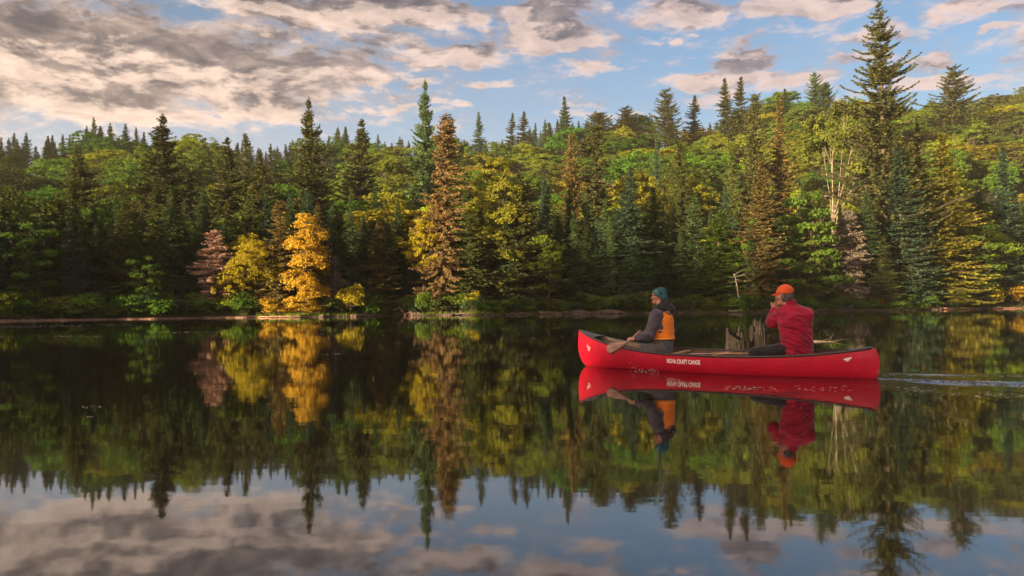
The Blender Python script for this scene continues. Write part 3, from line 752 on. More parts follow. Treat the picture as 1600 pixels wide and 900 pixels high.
def place_slope():
    global SLOPE
    SLOPE = [s for s in SLOPE if -70 < s[8][0] < 1670]
    keyed = {}
    for s in SLOPE:
        kind, var, x, y, H, W, col, cn, t, e = s
        if not (-45 < t[0] < 1645): keyed.setdefault(('out', kind), []).append(s); continue
        zn = next((z for a, b, z in zone if a <= t[0] < b), 'at the far right')
        lv = 'at the waterline' if e < 4 else 'behind the shore' if e < 32 else 'on the lower slope' if e < 95 else 'on the upper slope' if e < 180 else 'along the ridge'
        keyed.setdefault((kind, cn, lv, zn), []).append(s)
    for k, L in keyed.items():
        L.sort(key=lambda s: s[8][0])
        for i, s in enumerate(L):
            kind, var, x, y, H, W, col, cn, t, e = s
            kn = kind.replace('_tree', '').replace('broadleaf', 'leafy tree').replace('_', ' ')
            if k[0] == 'out': lab = '%s beyond the edge of the photo' % kn; grp = kn + ' beyond the edge'
            else:
                lab = '%s %s %s %s' % (cn, kn, k[2], k[3]); grp = 'trees covering the hillside'
                if len(L) == 2: lab += ', %s of two' % ('left', 'right')[i]
                elif len(L) > 2: lab += ', %s from left' % ORD[i]
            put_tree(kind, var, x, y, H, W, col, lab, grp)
place_slope()

def build_offwood():
    """woods round the rest of the lake, outside the picture"""
    r = np.random.default_rng(3); V = []; Q = []; n = 0
    def one(x, y, H, W):
        nonlocal n
        z0 = gxy(x, y)
        for k in range(26):
            f = (k + .5) / 26; rad = W * .5 * (1 - f) ** .8 + .1
            m = 9; a = np.arange(m) * 2 * PI / m + r.uniform(0, 6)
            L = rad * r.uniform(.55, 1.2, m); c = np.array([x, y, z0 + H * (.06 + .94 * f)])
            d = np.stack([np.cos(a), np.sin(a), np.full(m, -.35)], 1); s = np.stack([-np.sin(a), np.cos(a), np.zeros(m)], 1)
            v, q = kites(np.repeat(c[None], m, 0), d, s, L, L * .7 + .15)
            V.append(v); Q.append(q + n); n += len(v)
    for i in range(2900):
        az = math.radians(r.uniform(-178, -37.5) if r.random() < .8 else r.uniform(37, 178))
        if i < 900: az = math.radians(r.uniform(-160, -129))
        elif i < 1400: az = math.radians(r.uniform(-122, -86))
        elif i < 1440: az = math.radians(r.uniform(-54, -43.5))
        deg = math.degrees(az)
        e = r.uniform(1.5, 60) if i >= 1480 else r.uniform(1.5, 24)
        # tree bands and gaps laid along the sun's path to shade canoe and forest
        rr = float(shore_r(np.array(az))) + e
        x, y = rr * math.sin(az), rr * math.cos(az)
        q = -.707 * x + .707 * y; tt = -.707 * x - .707 * y
        if tt > 0 and not (q < 7.7 or 35 < q < 40.2 or 43.4 < q < 50.6 or 52.8 < q < 66.5 or (q > 80.6 and 900 <= i < 1480)): continue
        H = r.uniform(21, 27) if q < 8.1 else r.uniform(25, 31) if q < 67 else r.uniform(11, 15.5)
        one(x, y, H, H * r.uniform(.3, .42))
    o = mesh_obj('woodland', np_mesh('woodland', np.concatenate(V), [np.concatenate(Q)], M_NEEDLE)); o.color = (*DKG, 1)
    tag(o, 'unseen woods on the rest of the lake shore, spaced to shade the scene', kind='stuff')
build_offwood()

# ------------------------------------------------------------------ things along the shore
def shore_pt(px, extra=0.0):
    u = ray(px, 478); a = math.atan2(u[0], u[1]); rr = float(shore_r(np.array(a))) + extra
    return rr * math.sin(a), rr * math.cos(a)
def shrubs():
    r = np.random.default_rng(11)
    spec = [(408, GOLD, 1.6, 3.4, 'low golden shrub at the water left of the golden tree'), (442, GOLD, 1.5, 3.8, 'wide golden-orange shrub at the water under the golden tree'),
            (470, GOLD, 1.3, 3.2, 'golden-orange shrub at the foot of the golden tree'), (544, YEL, 3.4, 3.4, 'bright yellow shrub at the water between the golden tree and the driftwood'),
            (426, GOLD, 1.9, 3.0, 'bushy golden shrub second from left in the golden row at the water'), (488, GOLD, 1.5, 3.2, 'low golden shrub on the water under the right half of the golden tree'), (518, OLV, 2.0, 3.0, 'olive shrub at the water right of the golden tree'), (737, YEL, 2.6, 2.2, 'small yellow shrub at the water right of the tall rust-brown spruce'),
            (772, OLV, 1.6, 2.6, 'olive shrub at the water below the tall golden-green tree'), (1368, ORG, 2.0, 3.2, 'orange-leaved shrub right of the grey drooping tree'),
            (1548, YEL, 3.2, 4.2, 'yellow shrub at the water near the right edge'), (1588, GOLD, 4.4, 5.4, 'orange-golden shrub at the water by the right edge')]
    n = 0
    for p, col, H, W, lab in spec:
        x, y = shore_pt(p, 1.1 if p != 1368 else 1.8)
        e = put_tree('shrub', 'bush%d' % (n % 4), x, y, H, W, col, lab); n += 1
    zones = [(-60, 120, 'left of the dark shore spruces'), (120, 300, 'below the slim left spires'), (300, 400, 'near the pinkish dead conifer'), (560, 680, 'near the driftwood'), (690, 830, 'below the golden-green tree'),
             (830, 960, 'near the airy light-trunked tree'), (960, 1110, 'behind the patterned-hat paddler'), (1110, 1200, 'near the leaning bare trunk'), (1200, 1300, 'behind the orange cap'), (1300, 1440, 'below the giant spruce'), (1440, 1540, 'by the golden shore spruce')]
    for a, b, zn in zones:
        k = max(2, int((b - a) / 13)); L = []
        for i in range(k):
            p = a + (b - a) * (i + .5) / k + r.uniform(-4, 4)
            x, y = shore_pt(p, r.uniform(.5, 1.6))
            col = [GRN, MID, OLV, DKG][r.choice(4, p=[.35, .25, .15, .25])]
            cn = {GRN: 'green', MID: 'fresh green', OLV: 'olive', DKG: 'dark green'}[col]
            L.append((p, x, y, col, cn))
        for i, (p, x, y, col, cn) in enumerate(L):
            H = r.uniform(1.0, 2.8)
            put_tree('shrub', 'bush%d' % r.integers(4), x, y, H, r.uniform(2.4, 4.2), tuple(c * r.uniform(.7, 1.1) for c in col),
                     '%s waterside shrub %s, %s from the left' % (cn, zn, ORD[i]), 'shrubs along the waterline')
shrubs()

def grass():
    """rough grass and sedge on the low shore"""
    r = np.random.default_rng(12); n = 26000
    p = np.concatenate([r.uniform(-60, 400, n * 2 // 3), r.uniform(400, 1650, n // 3)])
    u = (p - 800) / F; az = np.arctan(u)
    e = np.abs(r.normal(0, 1.6, len(p))) + np.where(p < 400, 1.2, .12)
    rr = shore_r(az) + e; x = rr * np.sin(az); y = rr * np.cos(az); z = ground(az, rr)
    h = r.uniform(.15, .5, len(p)) * np.where(p < 400, 1.2, .8)
    a = r.uniform(0, 2 * PI, len(p)); w = .035
    b = np.stack([x, y, z - .03], 1); s = np.stack([np.cos(a), np.sin(a), np.zeros_like(a)], 1) * w
    tip = b + np.stack([r.normal(0, .1, len(p)), r.normal(0, .1, len(p)), h], 1)
    V = np.stack([b - s, b + s, tip], 1).reshape(-1, 3)
    o = mesh_obj('grass', np_mesh('grass', V, [np.arange(len(p) * 3).reshape(-1, 3)], M_LEAF)); o.color = (*MID, 1)
    tag(o, 'rough green grass on the low shore at the left', 'grass', kind='stuff')
grass()

def log(name, p0, p1, rad, mat, label, cat, branches=(), seg=9, group=None, parent=None):
    r = np.random.default_rng(abs(hash(label)) % 9999 if False else len(label) * 31)
    p0 = np.array(p0, float); p1 = np.array(p1, float)
    t = np.linspace(0, 1, 10)[:, None]
    P = p0 + (p1 - p0) * t + r.normal(0, rad * .35, (10, 3))
    m = MB(); m.tube(P, rad * np.linspace(1.0, .5, 10) * r.uniform(.88, 1.12, 10), seg)
    o = m.build(name, mat, parent, True)
    if label: tag(o, label, cat, group)
    for (f, d, L) in branches:
        b = MB(); s = p0 + (p1 - p0) * f; d = unit(np.array(d, float))
        e1 = s + d * L * .5 + r.normal(0, L * .05, 3); e2 = s + d * L + r.normal(0, L * .09, 3)
        b.tube([s, e1, e2], [rad * .4, rad * .25, rad * .06], 6)
        e3 = e1 + unit(d + r.normal(0, .6, 3)) * L * .4
        b.tube([e1, e3], [rad * .2, rad * .04], 5)
        b.build('branch', mat, o, True)
    return o
def P3(px, py, extra):
    """a point seen at (px, py) standing this far behind the shoreline"""
    x, y = shore_pt(px, extra); q = at_depth(px, py, y); return q
M_REDLOG = pbr('sunlit_log', (.42, .24, .16), .8, .4, 3.0, .01, 20.0)  # log wood with the warm low sun put into its colour
log('dead_tree', P3(1159, 486, .3), P3(1147, 428, .9), .11, M_DEAD, 'leaning bare grey trunk with side twigs standing at the water between the paddlers', 'dead tree',
    [(.98, (.9, .1, .45), 2.0), (.9, (-.8, 0, .1), 1.0), (.86, (.7, .2, -.1), 1.2), (.8, (-.6, .1, -.4), .9), (.93, (.9, -.2, .2), 1.6)])
log('fallen_log', P3(1268, 487, .0), P3(1310, 478, 1.4), .17, M_DRIFT, 'fallen grey log sloping up the bank right of the red jacket', 'fallen log')
log('fallen_log', P3(1283, 486, .2), P3(1316, 484, .6), .10, M_DEAD, 'thin pale log lying flat in front of the sloping fallen log', 'fallen log')
log('fallen_log', P3(843, 489, -.1), P3(902, 487, .5), .16, M_DRIFT, 'brown log lying on the bank left of the canoe bow', 'fallen log')
log('fallen_log', P3(1140, 485.5, .1), P3(1160, 485, .3), .11, M_DEAD, 'short pale log at the foot of the leaning bare trunk', 'fallen log')
log('fallen_log', P3(1386, 484, .1), P3(1403, 484, .3), .07, M_DEAD, 'small pale stick on the bank left of the golden shore spruce', 'fallen log')
log('fallen_log', P3(1472, 482, -.3), P3(1536, 481.5, -.2), .09, M_REDLOG, 'thin sunlit reddish log along the water right of the golden shore spruce', 'fallen log')
log('fallen_log', P3(404, 495, -.3), P3(470, 494.5, -.3), .06, M_REDLOG, 'thin sunlit reddish log floating in front of the golden shrubs', 'fallen log')
log('fallen_log', P3(548, 492.5, -.3), P3(600, 492.5, -.3), .05, M_REDLOG, 'thin sunlit stick at the water below the yellow shrub', 'fallen log')
log('fallen_log', P3(1552, 481.5, -.3), P3(1618, 480.5, .2), .17, M_REDLOG, 'thick sunlit orange-red log at the water by the right edge', 'fallen log')
log('driftwood', P3(634, 492, -.3), P3(622, 478, .2), .10, M_REDLOG, 'tangled reddish driftwood sticking out of the water left of the rust-brown spruce', 'driftwood',
    [(.1, (.9, 0, .5), 1.6), (.3, (.5, 0, .9), 1.2), (.2, (1, 0, .15), 1.4), (.5, (.4, 0, .8), .8), (.05, (-.7, 0, .6), .9)])
log('fallen_log', P3(638, 490, .4), P3(668, 466, 2.0), .06, M_DEAD, 'thin grey pole leaning up behind the tangled driftwood', 'fallen log')
log('fallen_log', P3(262, 493, 2.0), P3(226, 494, 2.0), .06, M_DEAD, 'thin bare stick lying in the grass at the left shore', 'fallen log', [(.1, (.4, 0, .9), .7)])

for k_, (pa, pb, ya, yb, rd, mt, lb) in enumerate([
    (700, 738, 492, 488, .10, M_DRIFT, 'weathered log on the bank right of the rust-brown spruce'), (758, 772, 492, 484, .06, M_DEAD, 'short broken stick leaning on the bank below the golden-green tree'),
    (790, 826, 491.5, 490, .12, M_DRIFT, 'brown log at the waterline below the wide dark brown conifer'), (925, 948, 489, 483, .07, M_DRIFT, 'crooked log poking from the brush above the canoe bow'),
    (1060, 1100, 489, 487, .10, M_DRIFT, 'dark log on the bank just right of the patterned-hat paddler'), (1212, 1184, 487, 480, .07, M_DEAD, 'grey stick leaning back beside the orange cap'),
    (1340, 1372, 486, 484.5, .10, M_DRIFT, 'dark log at the water below the grey drooping tree'), (1425, 1450, 484.5, 483, .08, M_DRIFT, 'dark log at the water left of the golden shore spruce'),
    (316, 348, 496, 492, .09, M_DRIFT, 'dark log on the low shore below the pinkish dead conifer'), (92, 128, 499, 497, .07, M_DRIFT, 'dark stick lying in the grass at the far left shore'), (566, 584, 492.5, 482, .06, M_DEAD, 'thin stick leaning up left of the tangled driftwood')]):
    log('fallen_log', P3(pa, ya, -.05), P3(pb, yb, .7), rd, mt, lb, 'fallen log', [(.5, (.3, .1, .9), .6 + .1 * (k_ % 3)), (.25, (-.5, 0, .7), .5)])
def rock(px, py, extra, s, label, mat, k):
    x, y = shore_pt(px, extra); r = np.random.default_rng(k)
    import bmesh
    bm = bmesh.new(); bmesh.ops.create_icosphere(bm, subdivisions=3, radius=1.0)
    for v in bm.verts:
        n = noise.fractal(v.co * 1.1 + Vector((k * 7.3, 0, 0)), 1.0, 2.0, 4)
        v.co *= 1 + .35 * n
        v.co.z = max(v.co.z, -.5)
        v.co = Vector((v.co.x * s[0], v.co.y * s[1], v.co.z * s[2]))
    me = bpy.data.meshes.new('rock'); bm.to_mesh(me); bm.free(); me.materials.append(mat)
    o = mesh_obj('rock', me, None, (x, y, gxy(x, y) + s[2] * .15)); tag(o, label, 'rock', 'rocks at the waterline')
M_ROCK = pbr('rock', (.11, .08, .065), .9, .5, 4.0, .03, 14.0)
for k, (px, ex, s, lab) in enumerate([
    (955, .1, (1.6, .7, .36), 'low wide brown boulder on the bank left of the patterned-hat paddler'), (905, 0, (1.3, .6, .35), 'flat brown rock on the bank above the canoe bow'),
    (808, -.1, (.9, .5, .3), 'flat rock at the water below the wide dark brown conifer'), (868, 0, (.8, .5, .3), 'small brown rock at the foot of the airy light-trunked tree'),
    (503, -.2, (.35, .3, .3), 'small reddish rock at the water below the golden tree'), (552, -.2, (.4, .3, .3), 'small reddish rock at the water below the yellow shrub'),
    (1459, -.3, (.45, .3, .3), 'small pale rock at the water left of the golden spruce trunk'), (1466, -.1, (.5, .3, .42), 'upright pale rock at the foot of the golden shore spruce'),
    (648, .2, (.8, .5, .35), 'grey rock beside the tangled driftwood'), (40, .8, (.3, .3, .25), 'small grey rock in the grass at the far left shore'), (52, .8, (.25, .2, .2), 'smaller of two grey stones at the far left shore'),
    (1010, -.2, (.5, .3, .2), 'small rock at the waterline hidden near the paddler with the patterned hat'), (700, -.2, (.5, .4, .3), 'rock at the water at the foot of the rust-brown spruce')]):
    rock(px, 0, ex, s, lab, M_ROCK, k)

# ------------------------------------------------------------------ canoe
L_ = LW
ZB, ZM, ZS = .585, .272, .410           # rim heights at bow, middle and stern
def rim_z(s):
    c = abs(2 * s - 1)
    e = (ZB if s < .5 else ZS) - ZM
    return ZM + e * (c ** 2.6) + (.006 if s < .5 else .0)
def keel_z(s): return -.11 + .05 * abs(2 * s - 1) ** 5 + (.012 * (1 - 2 * s) if s < .5 else 0)
def halfw(s): return .445 * (max(0.0, 1 - abs(2 * s - 1) ** 2.35)) ** .88
def stem_off(z, bow):
    if bow: return float(np.interp(z, [-.12, -.06, 0, .08, .15, .27, .4, .5, .6], [.30, .115, .02, -.055, -.09, -.115, -.115, -.105, -.095]))
    return float(np.interp(z, [-.12, -.06, 0, .06, .1, .2, .3, .42], [.18, .06, -.005, -.03, -.04, -.045, -.035, .01]))
def hull_pt(s, th, inset=0.0):
    """s: 0 bow to 1 stern; th: 0 rim to 1 keel (signed: negative is the camera side)"""
    sg = -1 if th < 0 else 1
    a = abs(th) * PI / 2
    zr, zk = rim_z(s), keel_z(s)
    w = halfw(s)
    full = 1 - abs(2 * s - 1) ** 3
    py = .62 * full + 1.0 * (1 - full)
    pz = 1.0 * full + .9 * (1 - full)
    y = max(0, w) * max(0, math.cos(a)) ** py * (1 + .02 * math.sin(2 * a) * full)
    z = zr - (zr - zk) * math.sin(a) ** pz
    y = max(0.0, y - inset); z = z + inset * math.sin(a)
    xb = -L_ / 2 + stem_off(z, True) + inset; xs = L_ / 2 - stem_off(z, False) - inset
    return (xb + (xs - xb) * s, sg * y, z)
M_HULL = None
def hull_mat():
    m, t, out = new_mat('red_hull')
    b = t.node('ShaderNodeBsdfPrincipled'); tc = t.node('ShaderNodeTexCoord').outputs['Object']
    n = t.noise(tc, 6.0, 5, .6); n2 = t.noise(t.vm('MULTIPLY', tc, (.5, 3, 6)), 9.0, 5, .65)
    c = t.mix(t.ramp(n, .3, .7), (.42, .003, .028, 1), (.50, .005, .033, 1))
    sep = t.node('ShaderNodeSeparateXYZ'); t.l.new(tc, sep.inputs[0])
    scuff = t.m('MULTIPLY', t.ramp(n2, .58, .74), t.ramp(sep.outputs[2], .26, .05))
    c = t.mix(t.m('MULTIPLY', scuff, .5), c, (.42, .12, .11, 1))
    scr = t.noise(t.vm('MULTIPLY', tc, (1.2, 8, 60)), 5.0, 4, .7)
    c = t.mix(t.m('MULTIPLY', t.ramp(scr, .58, .66), .45), c, (.50, .13, .13, 1))
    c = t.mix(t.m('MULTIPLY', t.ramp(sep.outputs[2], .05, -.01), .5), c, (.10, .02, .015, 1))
    t.l.new(c, b.inputs['Base Color']); b.inputs['Roughness'].default_value = .38
    b.inputs['Specular IOR Level'].default_value = .45
    bn = t.node('ShaderNodeBump'); bn.inputs['Distance'].default_value = .0015; t.l.new(n, bn.inputs['Height']); t.l.new(bn.outputs[0], b.inputs['Normal'])
    t.l.new(b.outputs[0], out.inputs[0]); return m
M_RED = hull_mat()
M_INNER = pbr('canoe_inside', (.15, .11, .085), .55, .3, 5.0, .002, 30.0)
M_RIM = pbr('black_vinyl', (.035, .035, .038), .35, .2, 8.0, .001, 40.0)
M_ASH = pbr('ash_wood', (.52, .33, .18), .5, .3, 4.0, .002, 20.0, stretch=(1, 6, 6))
M_DECK = pbr('dark_deck', (.06, .055, .055), .45, .2, 8.0)
M_WHITE = pbr('white_print', (.80, .80, .80), .5, .05, 5.0)
M_WORN = pbr('worn_tan_skid', (.50, .28, .14), .7, .3, 14.0)
M_CANE = pbr('cane_seat', (.42, .30, .18), .7, .3, 60.0, .002, 80.0)
canoe = empty('canoe'); canoe.matrix_world = CANOE_MH
tag(canoe, 'long red canoe with black gunwales carrying two paddlers across the lake', 'canoe')
def build_canoe():
    ns, nt = 90, 17
    S_ = (1 - np.cos(np.linspace(0, PI, ns))) / 2
    T_ = np.linspace(-1, 1, nt * 2 - 1)[::1]
    T_ = np.concatenate([-(np.linspace(0, 1, nt)), np.linspace(1, 0, nt)[1:]])   # camera-side rim, keel, far rim
    sgn = np.concatenate([-np.ones(nt), np.ones(nt - 1)])
    def shell(inset):
        V = []
        for s in S_:
            for t_, g_ in zip(np.abs(T_), sgn):
                V.append(hull_pt(s, g_ * max(t_, 1e-6), inset))
        return np.array(V)
    k = len(T_)
    i, j = np.meshgrid(np.arange(ns - 1), np.arange(k - 1), indexing='ij')
    Q = np.stack([i * k + j, (i + 1) * k + j, (i + 1) * k + j + 1, i * k + j + 1], -1).reshape(-1, 4)
    hull = mesh_obj('hull', np_mesh('hull', shell(0), [Q], M_RED, True), canoe)
    mesh_obj('hull_lining', np_mesh('hull_lining', shell(.012), [Q[:, ::-1]], M_INNER, True), canoe)
    for g_ in (-1, 1):
        m = MB(); P = []
        for s in np.linspace(.012, .988, 70):
            p = np.array(hull_pt(s, g_ * 1e-6)); p[2] += .004; P.append(p)
        m.tube(P, .0145, 10, flat=1.15); m.build('gunwale', M_RIM, canoe, True)
    # deck plates at both ends
    for bow in (True, False):
        ss = np.linspace(.004, .085, 14) if bow else np.linspace(.996, .93, 12)
        V = []; 
        for s in ss:
            a = np.array(hull_pt(s, -1e-6)); b = np.array(hull_pt(s, 1e-6)); m_ = (a + b) / 2; m_[2] += .02 + .01
            a[2] += .018; b[2] += .018
            V += [a, m_, b]
        n = len(ss); i = np.arange(n - 1)[:, None] * 3 + np.arange(2)[None]
        Qd = np.stack([i, i + 1, i + 4, i + 3], -1).reshape(-1, 4)
        if bow: Qd = Qd[:, ::-1]
        mesh_obj('deck_plate', np_mesh('deck_plate', V, [Qd], M_DECK, True), canoe)
    # thwarts, yoke and seats
    def across(s, z, w0, w1, th, name, mat, dx=0):
        m = MB(); h = halfw(s) - .01; x = hull_pt(s, 1e-6)[0] + dx
        zr = rim_z(s) - z
        xs = []
        for q in np.linspace(-1, 1, 13):
            wd = w1 + (w0 - w1) * abs(q) ** 2
            xs.append((x, q, zr, wd))
        V = []
        for (x_, y_, z_, wd) in xs:
            ya, yb = [y_ * (halfw(min(1, max(0, (xx + L_ / 2) / L_))) - .022) for xx in (x_ - wd / 2, x_ + wd / 2)]
            V += [(x_ - wd / 2, ya, z_ - th / 2), (x_ + wd / 2, yb, z_ - th / 2), (x_ + wd / 2, yb, z_ + th / 2), (x_ - wd / 2, ya, z_ + th / 2)]
        Q = []
        for a in range(12):
            for b in range(4): Q.append((a * 4 + b, a * 4 + (b + 1) % 4, a * 4 + 4 + (b + 1) % 4, a * 4 + 4 + b))
        Q += [(3, 2, 1, 0), (48, 49, 50, 51)]
        m.add(V, Q); return m.build(name, mat, canoe)
    across(.145, .02, .05, .05, .022, 'thwart', M_ASH)
    across(.385, .02, .05, .06, .022, 'thwart', M_ASH)
    across(.52, .02, .10, .06, .024, 'yoke', M_ASH)
    across(.655, .02, .05, .06, .022, 'thwart', M_ASH)
    for s, zz in ((.29, .05), (.765, .05)):
        seat = across(s, zz, .30, .26, .02, 'seat', M_CANE)
        for d in (-.14, .14):
            f = across(s, zz - .002, .035, .035, .03, 'seat_rail', M_ASH, dx=d)
            f.parent = seat
    # print on the hull: text laid on to the camera-side skin
    def uv_to_hull(px_along, down, lift=.0018):
        s = px_along
        zr, zk = rim_z(s), keel_z(s)
        a = math.asin(min(1, down / (zr - zk))) / (PI / 2)
        p = np.array(hull_pt(s, -max(a, 1e-6))); p2 = np.array(hull_pt(min(1, s + .004), -max(a, 1e-6))); p3 = np.array(hull_pt(s, -(a + .02)))
        n = np.cross(p2 - p, p3 - p); n /= np.linalg.norm(n) + 1e-9
        if n[1] > 0: n = -n
        return p + n * lift
    def print_on(name, V2, faces, s0, ds_per_m, down0, skew=0.0):
        V = [uv_to_hull(s0 + x * ds_per_m, down0 - y) for x, y in V2]
        me = bpy.data.meshes.new(name); me.from_pydata([tuple(v) for v in V], [], faces); me.materials.append(M_WHITE); me.update()
        return mesh_obj(name, me, hull)
    dsm = 1 / L_
    def text_polys(txt, size, shear, offset, xscale=1.0):
        cu = bpy.data.curves.new('t', 'FONT'); cu.body = txt; cu.size = size; cu.shear = shear; cu.offset = offset; cu.resolution_u = 3; cu.space_character = 1.02
        ob = bpy.data.objects.new('t', cu); C.objects.link(ob)
        dg = bpy.context.evaluated_depsgraph_get(); me = ob.evaluated_get(dg).to_mesh()
        V = [(v.co.x * xscale, v.co.y) for v in me.vertices]; Fc = [tuple(p.vertices) for p in me.polygons]
        ob.evaluated_get(dg).to_mesh_clear(); bpy.data.objects.remove(ob); bpy.data.curves.remove(cu)
        return V, Fc
    # a canoe-side point for a pixel: search s whose rim projects to that x
    def s_for_px(px, down=.06):
        best = min(np.linspace(.01, .99, 400), key=lambda s: abs(to_px(CANOE_MH @ Vector(uv_to_hull(s, down)))[0] - px))
        return float(best)
    s0, s1 = s_for_px(1040.5), s_for_px(1093)
    V2, Fc = text_polys('NOVA CRAFT CANOE', .088, .12, .0035)
    wtx = max(v[0] for v in V2); k_ = (s1 - s0) / (wtx * dsm)
    V2 = [(x * k_, y) for x, y in V2]
    print_on('lettering', V2, Fc, s0, dsm, .125)
    # bow emblem: three pointed leaves; stern emblem: small cloud-like scroll
    def blade(x0, y0, x1, y1, w):
        d = np.array([x1 - x0, y1 - y0]); n = np.array([-d[1], d[0]]) / np.linalg.norm(d) * w; o_ = np.array([x0, y0])
        return [tuple(o_), tuple(o_ + d * .3 + n * .6), tuple(o_ + d * .65 + n), tuple(o_ + d), tuple(o_ + d * .65 - n), tuple(o_ + d * .3 - n * .6)]
    V2 = []; Fc = []
    for bl in ((.0, -.065, -.052, .055, .009), (.002, -.065, .062, .030, .011), (.0, -.04, .012, .042, .008), (-.012, -.05, -.03, -.075, .006), (.012, -.055, .03, -.078, .006)):
        n0 = len(V2); V2 += blade(*bl); Fc.append(tuple(range(n0, n0 + 6)))
    se = s_for_px(919, .12)
    print_on('bow_emblem', [(x * .72, y * .8) for x, y in V2], Fc, se, dsm, .165)
    V2 = []; Fc = []
    for (cx, cy, rx, ry) in ((-.04, 0, .022, .014), (-.012, .006, .022, .016), (.018, .010, .022, .014), (.042, .016, .018, .011), (0, -.012, .036, .008), (-.01, -.028, .024, .006)):
        n0 = len(V2); V2 += [(cx + rx * math.cos(q), cy + ry * math.sin(q)) for q in np.linspace(0, 2 * PI, 11)[:-1]]; Fc.append(tuple(range(n0, n0 + 10)))
    sw = s_for_px(1325, .09)
    print_on('stern_emblem', [(x * .8, y * .8) for x, y in V2], Fc, sw, dsm, .085)
    # worn tan skid at the foot of the stern, pale line down the bow stem
    for bow, mat, z0, z1, wd in ((False, M_WORN, -.05, .13, .035), (True, M_WORN, -.05, .30, .006)):
        V = []; zs = np.linspace(z0, z1, 12)
        for z in zs:
            f = (z1 - z) / (z1 - z0); ww = wd * (.15 + f)
            x = -L_ / 2 + stem_off(z, True) - .003 if bow else L_ / 2 - stem_off(z, False) + .003
            sx = 1 if bow else -1
            V += [(x + sx * ww * 2.2, -.012 - ww * .22, z), (x, 0, z), (x + sx * ww * 2.2, .012 + ww * .22, z)]
        i = np.arange(11)[:, None] * 3 + np.arange(2)[None]
        mesh_obj('skid_plate', np_mesh('skid_plate', V, [np.stack([i, i + 1, i + 4, i + 3], -1).reshape(-1, 4)], mat, True), canoe)
build_canoe()

